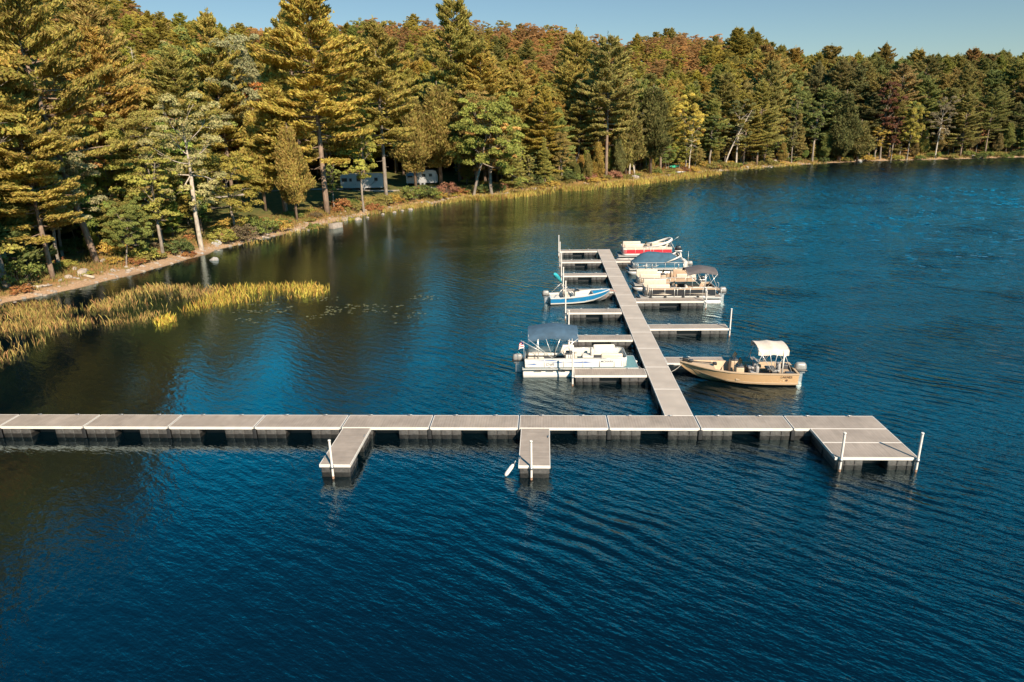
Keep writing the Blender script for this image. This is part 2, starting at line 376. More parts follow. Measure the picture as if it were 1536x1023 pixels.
# ------------------------------------------------------------------ dock materials
def plank_mat(name, col, pitch=0.14, axis='X'):
    mt, N, L, P = nodes_of(name)
    P.inputs['Roughness'].default_value = 0.75; P.inputs['Specular IOR Level'].default_value = 0.25
    tc = N.new('ShaderNodeTexCoord')
    w = N.new('ShaderNodeTexWave'); w.wave_type = 'BANDS'; w.bands_direction = axis; w.inputs['Scale'].default_value = 0.314/pitch; w.inputs['Distortion'].default_value = 0
    L.new(tc.outputs['Object'], w.inputs['Vector'])
    gap = N.new('ShaderNodeMapRange'); gap.inputs[1].default_value = 0.0; gap.inputs[2].default_value = 0.10; gap.inputs[3].default_value = 0.80; gap.inputs[4].default_value = 1.0; L.new(w.outputs[1], gap.inputs[0])
    mp = N.new('ShaderNodeMapping'); mp.inputs['Scale'].default_value = (6, .5, 1) if axis == 'X' else (.5, 6, 1); L.new(tc.outputs['Object'], mp.inputs[0])
    oi = N.new('ShaderNodeObjectInfo'); av = N.new('ShaderNodeVectorMath'); av.operation = 'ADD'; L.new(mp.outputs[0], av.inputs[0]); L.new(oi.outputs['Location'], av.inputs[1])
    n = N.new('ShaderNodeTexNoise'); n.inputs['Scale'].default_value = 1.3; n.inputs['Detail'].default_value = 3; L.new(av.outputs[0], n.inputs['Vector'])
    n2 = N.new('ShaderNodeTexNoise'); n2.inputs['Scale'].default_value = 0.8; n2.inputs['Detail'].default_value = 8; n2.inputs['Roughness'].default_value = .62; ad2 = N.new('ShaderNodeVectorMath'); ad2.operation = 'ADD'; L.new(tc.outputs['Object'], ad2.inputs[0]); L.new(oi.outputs['Location'], ad2.inputs[1]); L.new(ad2.outputs[0], n2.inputs['Vector'])
    r1 = N.new('ShaderNodeMapRange'); r1.inputs[1].default_value = .3; r1.inputs[2].default_value = .7; r1.inputs[3].default_value = .90; r1.inputs[4].default_value = 1.06; L.new(n.outputs[0], r1.inputs[0])
    r2 = N.new('ShaderNodeMapRange'); r2.inputs[1].default_value = .3; r2.inputs[2].default_value = .7; r2.inputs[3].default_value = .76; r2.inputs[4].default_value = 1.14; L.new(n2.outputs[0], r2.inputs[0])
    m1 = N.new('ShaderNodeMath'); m1.operation = 'MULTIPLY'; L.new(r1.outputs[0], m1.inputs[0]); L.new(r2.outputs[0], m1.inputs[1])
    m2 = N.new('ShaderNodeMath'); m2.operation = 'MULTIPLY'; L.new(m1.outputs[0], m2.inputs[0]); L.new(gap.outputs[0], m2.inputs[1])
    vm = N.new('ShaderNodeVectorMath'); vm.operation = 'MULTIPLY'; vm.inputs[0].default_value = col; L.new(m2.outputs[0], vm.inputs[1]); L.new(vm.outputs[0], P.inputs['Base Color'])
    b = N.new('ShaderNodeBump'); b.inputs['Distance'].default_value = 0.006; L.new(gap.outputs[0], b.inputs['Height']); L.new(b.outputs[0], P.inputs['Normal'])
    return mt
M_DECK = plank_mat('weathered_deck_boards', (.305, .262, .232))
M_DECK2 = mat('smooth_deck_boards', (.385, .335, .295), .7, var=.10, vscale=1.2, bump=.004, bscale=30)
M_TRIM = mat('white_dock_frame', (.64, .60, .56), 0.45, var=.08, vscale=2)
M_FLOAT = mat('black_float_plastic', (.066, .063, .063), 0.5, var=.4, vscale=5, bump=.02, bscale=8)
def wet_band(mt, z0, z1, k):
    """wet, weed-darkened plastic below the splash line"""
    N, L = mt.node_tree.nodes, mt.node_tree.links; P = N['Principled BSDF']; src = P.inputs['Base Color'].links[0].from_socket
    tc = N.new('ShaderNodeTexCoord'); sp = N.new('ShaderNodeSeparateXYZ'); L.new(tc.outputs['Object'], sp.inputs[0])
    r = N.new('ShaderNodeMapRange'); r.inputs[1].default_value = z0; r.inputs[2].default_value = z1; r.inputs[3].default_value = k; r.inputs[4].default_value = 1; L.new(sp.outputs[2], r.inputs[0])
    v = N.new('ShaderNodeVectorMath'); v.operation = 'MULTIPLY'; L.new(src, v.inputs[0]); L.new(r.outputs[0], v.inputs[1]); L.new(v.outputs[0], P.inputs['Base Color'])
wet_band(M_FLOAT, .22, .26, .22)
M_RUB = mat('black_rubber', (.012, .012, .014), 0.6)
M_GALV = mat('galvanised_steel', (.42, .43, .45), 0.4, 0.8, var=.15, vscale=6)
M_GALVB = mat('dull_hinge_steel', (.12, .15, .19), 0.45, 0.6)
M_WHITE = mat('white_plastic', (.62, .60, .57), 0.35, var=.05, vscale=3)
M_PIPE = mat('white_painted_pipe', (.62, .59, .56), 0.4, var=.12, vscale=2.5)
M_RUST = mat('rust_stain', (.20, .12, .08), 0.8, var=.3, vscale=8)
DECK_Z = 0.68
def dock_block(L, W, gangway=False):
    """parts of one dock section, length along x from 0 to L, width along y from 0 to W, water at z 0"""
    t = 0.14
    d = MB(); d.box(0.035, L-0.035, 0.035, W-0.035, DECK_Z-0.05, DECK_Z)
    fr = MB()
    for a in ((0, L, 0, .032), (0, L, W-.032, W)): fr.box(*a, DECK_Z-t, DECK_Z+.004)
    for a in ((0, .032, .032, W-.032), (L-.032, L, .032, W-.032)): fr.box(*a, DECK_Z-t, DECK_Z+.004)
    for k in range(1, 4): fr.box(L*k/4-.03, L*k/4+.03, .032, W-.032, DECK_Z-t+.01, DECK_Z-.052)
    fl = []
    fw = L*0.335
    for x0 in (0.06, L-0.06-fw):
        f = MB()
        for q0, q1 in ((0, .30), (.335, .665), (.70, 1)):           # three moulded cells with grooves between
            f.rbox(x0+fw*q0, x0+fw*q1, .05, W-.05, -0.25, DECK_Z-t-.004, 0.045)
        f.box(x0+.02, x0+fw-.02, .09, W-.09, -0.2, DECK_Z-t-.02)
        for y in (.030, W-.052): f.box(x0+.04, x0+fw-.04, y, y+.022, .24, .275)
        fl.append(f)
    return d, fr, fl
def cleat(mb, x, y):
    mb.box(x-.02, x+.02, y-.025, y+.025, DECK_Z+.004, DECK_Z+.06); mb.tube([(x-.13, y, DECK_Z+.075), (x, y, DECK_Z+.06), (x+.13, y, DECK_Z+.075)], [.016, .024, .016], 6)
def make_section(name, L, W, deckmat, label, cat, loc, rz, group, cleats=(), hinge=False):
    t = thing(name, label, cat, loc, rz, group)
    d, fr, fl = dock_block(L, W)
    d.build('deck', deckmat, t); fr.build('frame', M_TRIM, t)
    for f in fl: f.build('float', M_FLOAT, t)
    ub = MB(); ub.box(L*.355, L*.645, W*.45, W*.45+.12, -.1, DECK_Z-.15); ub.build('gap_darkener', M_RUB, t)  # block added under the deck to darken the gap between the floats
    for x, y in cleats:
        c = MB(); cleat(c, x, y); c.build('cleat', M_GALV, t)
    if hinge:
        h = MB(); h.box(L+.008, L+.072, .02, W-.02, DECK_Z-.11, DECK_Z-.03); h.build('hinge_plate', M_GALVB, t)
        for y in (-.05, W-.02):
            b = MB(); b.rbox(L-.06, L+.14, y, y+.07, .02, DECK_Z-.10, .02); b.build('hinge_bumper', M_RUB, t)
    return t
# the long walkway along x
Y0, W0, S0, X00 = 32.79, 1.59, 4.744, -29.81
sec = make_section('dock_section', S0-.08, W0, M_DECK, 'grey decked floating section', 'dock', (X00, Y0, 0), 0, 'floating sections of the long front walkway', [(1.2, W0-.1), (3.4, W0-.1)], True)
FRONT = {-2: 'grey planked float section beyond the one cut by the left edge',
         -1: 'grey planked float section cut by the left edge of the picture',
         0: 'grey planked float section of the front walkway, first whole one from the left edge',
         1: 'grey planked float section of the front walkway, second whole one from the left edge',
         2: 'grey planked float section of the front walkway, third whole one from the left edge',
         3: 'grey planked float section just left of where the slanted short finger joins',
         4: 'grey planked float section that the slanted left short finger is attached to',
         5: 'grey planked float section lying between the two short front fingers',
         6: 'reddish grey planked float section that the middle short finger is attached to',
         7: 'float section directly below the foot of the long boat walkway',
         8: 'float section right of the boat walkway foot, before the end platform',
         9: 'float section at the right end, back row of the wide end platform'}
for k in range(-2, 10):
    if k == 0: sec['label'] = FRONT[0]; continue
    copy_thing(sec, (X00+S0*k, Y0, 0), 0, FRONT[k])
# wide end platform: two more rows in front of the last section
plat = make_section('platform_section', 3.84, 1.565, M_DECK, 'grey planked middle row of the wide end platform', 'dock', (13.71, Y0-1.575, 0), 0, 'rows of the wide end platform', [])
pl2, _ = copy_thing(plat, (13.71, Y0-3.15, 0), 0, 'grey planked front row of the wide end platform, between two white posts')
# short fingers in front
def placed_finger(name, x0, x1, y, W, mt, label, group, cl):
    return make_section(name, x1-x0, W, mt, label, 'dock', (x0, y, 0), 0, group, cl)
fA = make_section('finger_dock', 4.06, 1.5, M_DECK, 'short slanted grey finger pier nearest the left, holding one white post', 'dock', (-9.25, 28.66, 0), R(90), 'short fingers in front of the walkway', [(.7, 1.42), (3.0, .08)])
fB, _ = copy_thing(fA, (0.25, 28.66, 0), R(90), 'short straight grey finger pier in the middle with white fender beside it')
# the boat walkway away from the camera
wk = make_section('walkway_section', 3.66, 1.53, M_DECK2, 'pale smooth boat walkway section', 'dock', (8.05, Y0+W0+.02, 0), R(90), 'pale sections of the boat walkway', [])
nwk = 13
step = (83.95-(Y0+W0+.02))/nwk
for ch in wk.children: pass
wk.scale = (step*0.997/3.66, 1, 1)
for k in range(nwk):
    lab = 'pale boat walkway section touching the front walkway' if k == 0 else ('pale boat walkway section at the far end of the walkway' if k == nwk-1 else 'pale boat walkway section, %s one out from the front walkway' % ordinal(k))
    if k == 0: wk['label'] = lab
    else: copy_thing(wk, (8.05, Y0+W0+.02+step*k, 0), R(90), lab)
# left fingers
LY = [40.5, 47.72, 55.12, 62.25, 69.2, 76.3, 82.75]
LLAB = ['grey finger pier in front of the white pontoon boat with navy canopy', 'grey finger pier behind the white pontoon boat with navy canopy', 'empty grey finger pier between the white pontoon boat and the blue runabout',
        'grey finger pier hidden behind the blue and white runabout', 'grey finger pier behind the teal folded canopy of the runabout', 'empty grey finger pier, next to last on the side without pontoons', 'grey finger pier at the far tip of the walkway']
fL = make_section('finger_dock', 4.55, 1.22, M_DECK, LLAB[0], 'dock', (1.88, LY[0], 0), 0, 'fingers on the near shore side of the boat walkway', [(1.2, 1.14), (3.5, 1.14)])
for y, lb in list(zip(LY, LLAB))[1:]: copy_thing(fL, (1.88, y, 0), 0, lb)
# right fingers
RY = [(42.75, 'grey finger pier behind the bow of the tan fishing boat'), (50.45, 'long empty grey finger pier behind the tan fishing boat with a post at its tip'), (58.65, 'long grey finger pier in front of the black and tan pontoon boat'), (76.4, 'grey finger pier between the blue covered pontoon boat and the red one')]
fR = make_section('finger_dock', 5.98, 1.2, M_DECK, RY[0][1], 'dock', (8.07, RY[0][0], 0), 0, 'long fingers on the open lake side of the boat walkway', [(1.6, 1.12), (5.4, 1.12)])
for y, lb in RY[1:]: copy_thing(fR, (8.07, y, 0), 0, lb)
# white pipe posts
def make_post(h, label, loc, lean=0.0):
    t = thing('dock_post', label, 'post', loc, 0, 'white pipe posts that hold the docks')
    p = MB(); p.tube([(0, 0, -1.2), (0, 0, .13)], .055, 12); p.tube([(0, 0, .13), (0, 0, h)], .055, 12, 1, caps=False)
    p.v = [v for v in p.v]; p.m = [1 if m == 1 else 0 for m in p.m]
    p.build('pipe', [M_RUST, M_PIPE], t)
    c = MB(); c.tube([(0, 0, h-.02), (0, 0, h+.05)], [.068, .066], 12); c.build('cap', M_WHITE, t)
    b = MB(); b.tube([(0, 0, DECK_Z-.13), (0, 0, DECK_Z+.0)], .085, 12); b.build('bracket', M_GALV, t)
    return t
PH = 1.98
make_post(PH, 'white pipe post at the tip of the slanted left short finger', (-10.1, 28.56, 0))
make_post(PH, 'white pipe post at the tip of the middle short finger', (-.64, 28.56, 0))
make_post(PH, 'white pipe post at the left front corner of the wide end platform', (13.95, 29.53, 0))
make_post(PH, 'white pipe post at the right front corner of the wide end platform', (17.47, 29.53, 0))
make_post(2.2, 'white pipe post at the tip of the empty long finger behind the tan boat', (14.13, 50.5, 0))
make_post(1.6, 'white pipe post at the tip of the finger by the black pontoon boat', (14.12, 58.5, 0))
for y, h, lb in ((40.42, 2.3, 'white pipe post in front of the white pontoon boat'), (47.8, 2.9, 'white pipe post under the navy canopy of the pontoon boat'), (55.4, 3.3, 'white pipe post at the tip of the finger below the blue runabout'), (62.35, 3.0, 'white pipe post beside the runabout with teal folded canopy'), (69.4, 3.0, 'white pipe post behind the teal folded canopy'), (76.5, 2.9, 'white pipe post at the next to last small finger'), (82.9, 2.6, 'farthest white pipe post at the tip of the walkway')):
    make_post(h, lb, (1.76, y, 0))
# white fender tied to the middle finger
t = thing('fender', 'white fender hanging beside the middle short finger', 'fender', (-1.46, 29.1, 0))
p = MB(); p.tube([(-.02, 0, .52), (-.06, -.03, .50), (-.14, -.08, .40), (-.36, -.22, .14), (-.42, -.26, .06), (-.44, -.27, .04)], [.02, .07, .1, .1, .07, .02], 12); p.build('float_body', M_WHITE, t)
p = MB(); p.tube([(.06, .02, .70), (-.0, 0, .54)], .012, 6); p.build('rope', M_WHITE, t)
# ------------------------------------------------------------------ foliage and bark
def leaf_mat(name, trans=0.28, var=0.35, hue=.025):
    mt, N, L, P = nodes_of(name); N.remove(P)
    out = [n for n in N if n.type == 'OUTPUT_MATERIAL'][0]
    oi = N.new('ShaderNodeObjectInfo'); a = N.new('ShaderNodeAttribute'); a.attribute_name = 'tint'
    mr = N.new('ShaderNodeMapRange'); mr.inputs[1].default_value = 0; mr.inputs[2].default_value = 1; mr.inputs[3].default_value = 1-var; mr.inputs[4].default_value = 1+var; L.new(a.outputs['Fac'], mr.inputs[0])
    hs = N.new('ShaderNodeHueSaturation'); hs.inputs['Saturation'].default_value = 0.95; L.new(oi.outputs['Color'], hs.inputs['Color']); L.new(mr.outputs[0], hs.inputs['Value'])
    hr = N.new('ShaderNodeMapRange'); hr.inputs[3].default_value = 0.5-hue; hr.inputs[4].default_value = 0.5+hue
    fr = N.new('ShaderNodeMath'); fr.operation = 'FRACT'; mu = N.new('ShaderNodeMath'); mu.operation = 'MULTIPLY'; mu.inputs[1].default_value = 37.7
    L.new(a.outputs['Fac'], mu.inputs[0]); L.new(mu.outputs[0], fr.inputs[0]); L.new(fr.outputs[0], hr.inputs[0]); L.new(hr.outputs[0], hs.inputs['Hue'])
    d = N.new('ShaderNodeBsdfDiffuse'); t = N.new('ShaderNodeBsdfTranslucent'); L.new(hs.outputs[0], d.inputs[0]); L.new(hs.outputs[0], t.inputs[0])
    g = N.new('ShaderNodeMixShader'); g.inputs[0].default_value = trans; L.new(d.outputs[0], g.inputs[1]); L.new(t.outputs[0], g.inputs[2]); L.new(g.outputs[0], out.inputs[0])
    return mt
M_LEAF = leaf_mat('tree_leaves', 0.42); M_NEEDLE = leaf_mat('pine_needles', 0.46, 0.30)
M_REED = leaf_mat('reed_blades', 0.3, 0.5, .045)
M_BARK = mat('pine_bark', (.22, .155, .115), 0.9, var=.45, vscale=5, bump=.05, bscale=12, stretch=(1, 1, .25))
M_BARKG = mat('grey_bark', (.21, .175, .145), 0.9, var=.5, vscale=3.5, bump=.04, bscale=10, stretch=(1, 1, .3))
M_BIRCH = mat('pale_bark', (.40, .345, .29), 0.85, var=.45, vscale=3, bump=.03, bscale=9, stretch=(1, 1, .5))
M_DEAD = mat('dead_wood', (.42, .36, .30), 0.9, var=.3, vscale=4)
def unit(v): return v/np.maximum(np.linalg.norm(v, axis=-1, keepdims=True), 1e-9)
def rhombi(c, ax, side, ln, wd):
    """leaf-shaped quads: centre, long axis, side axis, length, width"""
    ln = np.asarray(ln)[:, None]; wd = np.asarray(wd)[:, None]
    return np.stack([c-ax*ln*.5, c+side*wd*.5+ax*ln*.05, c+ax*ln*.5, c-side*wd*.5+ax*ln*.05], 1).reshape(-1, 3)
def rand_axes(r, n, up=0.0):
    a = unit(r.normal(size=(n, 3))+np.array([0, 0, up])); b = unit(np.cross(a, r.normal(size=(n, 3)))); return a, b
def clump_leaves(r, c, rad, n, size, flat=0.6):
    """n leaves in the outer part of a flattened ball, lying roughly along its surface"""
    d = unit(r.normal(size=(n, 3))); d[:, 2] = np.where(d[:, 2] < -0.35, -d[:, 2]*0.6, d[:, 2])
    rr = rad*(0.55+0.5*r.random(n)**0.7)
    p = c+d*rr[:, None]*np.array([1, 1, flat])
    nrm = unit(d*1.0+r.normal(size=(n, 3))*0.75+np.array([0, 0, .35]))
    ax = unit(np.cross(nrm, r.normal(size=(n, 3)))); side = np.cross(nrm, ax)
    s = size*(0.6+0.8*r.random(n))
    return rhombi(p, ax, side, s*1.25, s*0.85)
def limb(mb, p0, p1, r0, r1, r, bend=0.12, n=5, seg=6, sag=0.0):
    p0, p1 = Vector(p0), Vector(p1); L = (p1-p0).length
    off = Vector(r.normal(size=3)*bend*L)
    pts = []
    for i in range(n+1):
        t = i/n; pts.append(p0.lerp(p1, t)+off*math.sin(math.pi*t)+Vector((0, 0, -sag*L*math.sin(math.pi*t))))
    mb.tube(pts, [r0+(r1-r0)*i/n for i in range(n+1)], seg, 0, True)
    return pts
PROTO = {}
def finish(name, trunk, bark, leaves, tints, leafm):
    me_t = trunk.build(name+'_trunk', bark); me_c = np_mesh(name+'_crown', leaves, 4, leafm, tints)
    m1, m2 = me_t.data, me_c.data
    for o in (me_t, me_c): bpy.data.objects.remove(o)
    PROTO[name] = (m1, m2)
def make_pine(name, seed, H=30, base=0.3, RR=4.6, dens=1.0, top=0.5, bark=None, lean=0.0):
    r = np.random.default_rng(seed); tr = MB(); lv = []; tn = []
    n = 10; ph = r.random()*6
    trunk = [Vector((math.sin(ph+i*.5)*.10*i/n+lean*(i/n), math.cos(ph*1.3+i*.4)*.10*i/n, H*i/n-(.6 if i == 0 else 0))) for i in range(n+1)]
    def tp(z):
        q = min(max(z/H*n, 0), n-.001); i = int(q); return trunk[i].lerp(trunk[i+1], q-i)
    tr.tube(trunk, [0.40*(1-i/n)**.8*H/30+.035 for i in range(n+1)], 8)
    for _ in range(9):                                              # dead stubs below the crown
        z = H*(base*(.35+.7*r.random())); a = r.random()*6.28; L = .5+1.6*r.random()
        p = tp(z); limb(tr, p, p+Vector((math.cos(a)*L, math.sin(a)*L, -.15*L+.2*r.random())), .045, .012, r, .1, 3, 4)
    z = H*base
    while z < H*0.985:
        t = (z/H-base)/(1-base)
        prof = (0.62+0.55*math.sin(min(t*2.2+.5, 3.14))) * (1-t)**top * (.72+.5*abs(math.sin(t*9+seed)))
        nb = int(r.integers(3, 6)) if t < .85 else 4
        a0 = r.random()*6.28
        for b in range(nb):
            if t < .25 and r.random() < .22: continue
            a = a0+b*6.28/nb+r.normal()*.3
            L = max(RR*prof*(.55+.6*r.random()), .5)
            rise = (-.05+.55*t+r.normal()*.08)*L
            p0 = tp(z+r.normal()*.15); p1 = p0+Vector((math.cos(a)*L, math.sin(a)*L, rise))
            pts = limb(tr, p0, p1, .02+.014*L, .012, r, .04, 4, 4, sag=.05)
            m_ = int((38+42*L)*dens)
            u = .30+.72*r.random(m_)**.75
            P = np.array([pts[0].lerp(pts[-1], 1)*x+pts[0]*(1-x) for x in u])
            dirb = np.array(p1-p0); dirb = dirb/np.linalg.norm(dirb); sd = np.array([-math.sin(a), math.cos(a), 0])
            spread = (.18+.32*L*.28)*(1.15-abs(u-.65))
            P = P+sd*(r.normal(size=m_)*spread)[:, None]+np.array([0, 0, 1])*(r.normal(size=m_)*.13+.12-.06*np.abs(u-.6))[:, None]-np.array([0, 0, 1])*(.05*L*np.sin(math.pi*np.clip(u, 0, 1)))[:, None]
            for k in range(2):                                       # needle tufts
                ax = unit(dirb*0.9+sd*r.normal(size=m_)[:, None]*.8+np.array([0, 0, .55])+r.normal(size=(m_, 3))*.35)
                side = unit(np.cross(ax, dirb*.7+np.array([0, 0, .9])+r.normal(size=(m_, 3))*.45))
                lv.append(rhombi(P+r.normal(size=(m_, 3))*.08, ax, side, .50+.34*r.random(m_), .15+.11*r.random(m_)))
                tn.append(np.clip(.5+r.normal()*.2+r.normal(size=m_)*.18, 0, 1))
        z += H*(.021+.016*r.random())*(1.15-.5*t)
    m_ = 40; P = np.array(trunk[-1])+r.normal(size=(m_, 3))*np.array([.25, .25, .6]); ax = unit(r.normal(size=(m_, 3))*.5+np.array([0, 0, 1])); side = unit(np.cross(ax, r.normal(size=(m_, 3))))
    lv.append(rhombi(P, ax, side, np.full(m_, .7), np.full(m_, .22))); tn.append(r.random(m_))
    finish(name, tr, bark or M_BARK, np.concatenate(lv), np.concatenate(tn), M_NEEDLE)
def make_broadleaf(name, seed, H=18, RR=5.0, base=0.28, limbs=9, sub=9, leaf=.24, nleaf=250, bark=None, fork=0.35, sparse=1.0, lean=0.0, tall=0.36):
    r = np.random.default_rng(seed); tr = MB(); lv = []; tn = []
    top = Vector((lean*H, r.normal()*.3, H*.86)); fp = Vector((lean*H*fork*1.1, 0, H*fork))
    tr.tube([Vector((0, 0, -.6)), Vector((.0, 0, .0)), fp*.5+Vector((r.normal()*.1, r.normal()*.1, 0)), fp], [.34*H/18, .29*H/18, .23*H/18, .20*H/18], 9)
    limb(tr, fp, top, .17*H/18, .03, r, .05, 6, 7)
    c0 = Vector((lean*H*.7, 0, H*(base+1)/2+H*.03))
    for i in range(limbs):
        a = i*2.399+r.normal()*.25; q = (i+.5)/limbs; zz = -0.85+1.75*q
        rad = RR*math.sqrt(max(1-(zz*.92)**2, .1))*(.50+.28*r.random())
        e = c0+Vector((math.cos(a)*rad, math.sin(a)*rad, zz*H*tall))
        st = fp.lerp(top, min(max((e.z-fp.z)/(top.z-fp.z)*.62-.05, 0), .85))
        pts = limb(tr, st, e, .045+.07*(1-q)*H/18, .02, r, .09, 5, 5)
        lt = .5+r.normal()*.16
        for j in range(sub):
            if r.random() > sparse: continue
            d = r.normal(size=3)*np.array([1, 1, .62])*RR*.27
            c = np.array(e)+d
            if r.random() < .5: limb(tr, pts[3], c, .035, .01, r, .1, 3, 4)
            rad_c = (.62+.55*r.random())*RR/5
            n = int(nleaf*(.6+.7*r.random()))
            lv.append(clump_leaves(r, c, rad_c, n, leaf, .55+.25*r.random()))
            tn.append(np.clip(lt+r.normal()*.15+r.normal(size=n)*.13, 0, 1))
    finish(name, tr, bark or M_BARKG, np.concatenate(lv), np.concatenate(tn), M_LEAF)
def make_cedar(name, seed, H=15, RR=2.4, n=10400, base=.10):
    r = np.random.default_rng(seed); tr = MB()
    tr.tube([(0, 0, -.5), (0, 0, H*.5), (0, 0, H*.95)], [.24, .15, .03], 8)
    u = r.random(n); t = 1-np.sqrt(1-u*.985)*1.0
    t = base+(1-base)*t
    a = r.random(n)*6.28
    lob = 1+.22*np.sin(a*3+t*9+r.random()*6)+.16*np.sin(a*5-t*21)+.12*np.sin(t*38)
    tt = (t-base)/(1-base)
    prof = np.minimum((1-tt)**.62*1.05, .35+tt*3.2)
    rad = RR*prof*lob*np.sqrt(.38+.62*r.random(n))
    P = np.stack([np.cos(a)*rad, np.sin(a)*rad, t*H+r.normal(size=n)*.15], 1)
    out = np.stack([np.cos(a), np.sin(a), np.zeros(n)], 1)
    ax = unit(out*.55+np.array([0, 0, .9])+r.normal(size=(n, 3))*.45); side = unit(np.cross(ax, out+r.normal(size=(n, 3))*.8))
    lv = rhombi(P, ax, side, .40+.32*r.random(n), .14+.11*r.random(n))
    tn = np.clip(.5+.22*np.sin(a*3+t*9)+r.normal(size=n)*.17, 0, 1)
    for _ in range(16):
        z = H*(base+.75*r.random()); q = r.random()*6.28; L = RR*.7*(1-z/H)+.4
        limb(tr, (0, 0, z), (math.cos(q)*L, math.sin(q)*L, z+.3*L), .04, .01, r, .05, 3, 4)
    finish(name, tr, M_BARK, lv, tn, M_NEEDLE)
def make_snag(name, seed, H=14, lean=0.25, nb=22, bark=None):
    r = np.random.default_rng(seed); tr = MB()
    pts = [Vector((lean*H*(i/8)**1.3, math.sin(i)*.08, H*i/8-(.5 if i == 0 else 0))) for i in range(9)]
    tr.tube(pts, [.22*(1-i/9)+.03 for i in range(9)], 8)
    lv = []; tn = []
    for _ in range(nb):
        q = .35+.62*r.random(); i = int(q*8); p = pts[i].lerp(pts[min(i+1, 8)], q*8-i); a = r.random()*6.28; L = 1.0+2.2*r.random()*(1.3-q)
        e = p+Vector((math.cos(a)*L, math.sin(a)*L, .5*L*r.random()))
        pp = limb(tr, p, e, .05, .012, r, .1, 4, 4)
        for _ in range(3):
            s = pp[2].lerp(pp[4], r.random()); limb(tr, s, s+Vector(r.normal(size=3))*.5, .018, .006, r, .1, 2, 3)
        if r.random() < .55:
            lv.append(clump_leaves(r, np.array(e), .5, 16, .26)); tn.append(r.random(16))
    finish(name, tr, bark or M_DEAD, np.concatenate(lv), np.concatenate(tn), M_LEAF)
for i, a in enumerate([dict(H=30, base=.28, RR=7.2, top=.40), dict(H=32, base=.20, RR=8.2, top=.52), dict(H=28, base=.36, RR=6.6, top=.34), dict(H=31, base=.15, RR=7.8, top=.56, dens=1.1), dict(H=26, base=.24, RR=6.4, top=.46), dict(H=33, base=.38, RR=8.0, top=.34)]):
    make_pine('pine%d' % i, 100+i, **a)
make_pine('larch0', 140, H=17, base=.25, RR=2.7, top=.8, dens=1.2)
make_pine('hemlock0', 150, H=20, base=.10, RR=3.6, top=.85, dens=1.25)
make_broadleaf('maple0', 201, H=18, RR=5.2, limbs=12, sub=8)
make_broadleaf('maple1', 202, H=16, RR=5.6, limbs=12, sub=8, base=.18, lean=.10)
make_broadleaf('maple2', 203, H=20, RR=4.6, limbs=13, sub=8, base=.30)
make_broadleaf('oak0', 204, H=22, RR=6.0, limbs=14, sub=9, base=.30, leaf=.24)
make_broadleaf('slim0', 205, H=15, RR=3.0, limbs=11, sub=7, base=.22, leaf=.22, nleaf=170)
make_broadleaf('birch0', 206, H=19, RR=4.6, limbs=13, sub=5, base=.22, leaf=.20, nleaf=170, bark=M_BIRCH, sparse=.85, fork=.5, lean=-.04)
make_cedar('cedar0', 301); make_cedar('cedar1', 302, H=17, RR=3.0, n=13600, base=.2); make_cedar('cedar2', 303, H=12, RR=2.6, n=9200, base=.16)
make_snag('snag0', 401, H=15, lean=.42); make_snag('snag1', 402, H=22, lean=.03, nb=30)
KIND = {'pine': ('pine_tree', 'pine tree'), 'larc': ('larch_tree', 'larch tree'), 'heml': ('hemlock_tree', 'hemlock tree'), 'mapl': ('maple_tree', 'maple tree'), 'oak0': ('oak_tree', 'oak tree'), 'slim': ('young_tree', 'young tree'), 'birc': ('birch_tree', 'birch tree'), 'ceda': ('cedar_tree', 'cedar tree'), 'snag': ('bare_tree', 'bare tree')}
TREES = []
def plant(proto, x, y, z, rz, sxy, sz, col, label, group=None, tilt=(0, 0), bark=None):
    nm, cat = KIND[proto[:4]]
    t = thing(nm, label, cat, (x, y, z), rz, group); t.scale = (sxy, sxy, sz); t.rotation_euler = (tilt[0], tilt[1], rz)
    for part, me in zip(('trunk', 'crown'), PROTO[proto]):
        o = bpy.data.objects.new(part, me); COL.objects.link(o); o.parent = t
        if part == 'crown': o.color = (*col, 1)
        elif bark:
            o.material_slots[0].link = 'OBJECT'; o.material_slots[0].material = bark
    TREES.append((x, y))
    return t
# colours of the crowns (real leaf colours)
GOLD = (.455, .365, .080); OLIVE = (0.392, 0.317, 0.074); PGREEN = (0.365, 0.317, 0.095); DGREEN = (0.257, 0.243, 0.078); YGREEN = (.375, .355, .075); MGREEN = (.235, .265, .068)
ORANGE = (0.594, 0.290, 0.074); BROWN = (0.378, 0.216, 0.081); RED = (.165, .075, .045); YELLOW = (0.621, 0.472, 0.081); SAGE = (0.378, 0.365, 0.203); PALE = (.42, .385, .165)
HREF = {'pine0': 30, 'pine1': 32, 'pine2': 28, 'pine3': 31, 'pine4': 26, 'pine5': 33, 'larch0': 17, 'hemlock0': 20, 'maple0': 18, 'maple1': 16, 'maple2': 20, 'oak0': 22, 'slim0': 15, 'birch0': 19, 'cedar0': 15, 'cedar1': 17, 'cedar2': 12, 'snag0': 15, 'snag1': 22}
def hero(proto, bx, by, topy, col, label, wide=1.0, rz=0.0, lean=0.0, bark=None, group=None):
    """a tree standing on the bank under a pixel of the photograph; its height from where its top shows"""
    p = on_ground(bx, by)
    lo, hi = 2.0, 60.0
    for _ in range(30):
        h = (lo+hi)/2
        if pix((p.x, p.y, p.z+h))[1] > topy: lo = h
        else: hi = h
    s = h/HREF[proto]
    return plant(proto, p.x, p.y, p.z-.05, rz, s*wide, s, col, label, group, tilt=(0, lean), bark=bark)
hero('pine5', 145, 394, -60, OLIVE, 'thick pine with long bare trunk leaning to the left above the pale boulders', .85, .4, R(-7))
hero('birch0', 303, 377, 140, PALE, 'pale grey forked birch with thin foliage beside the round grey boulder', 1.0, 2.2, R(-2))
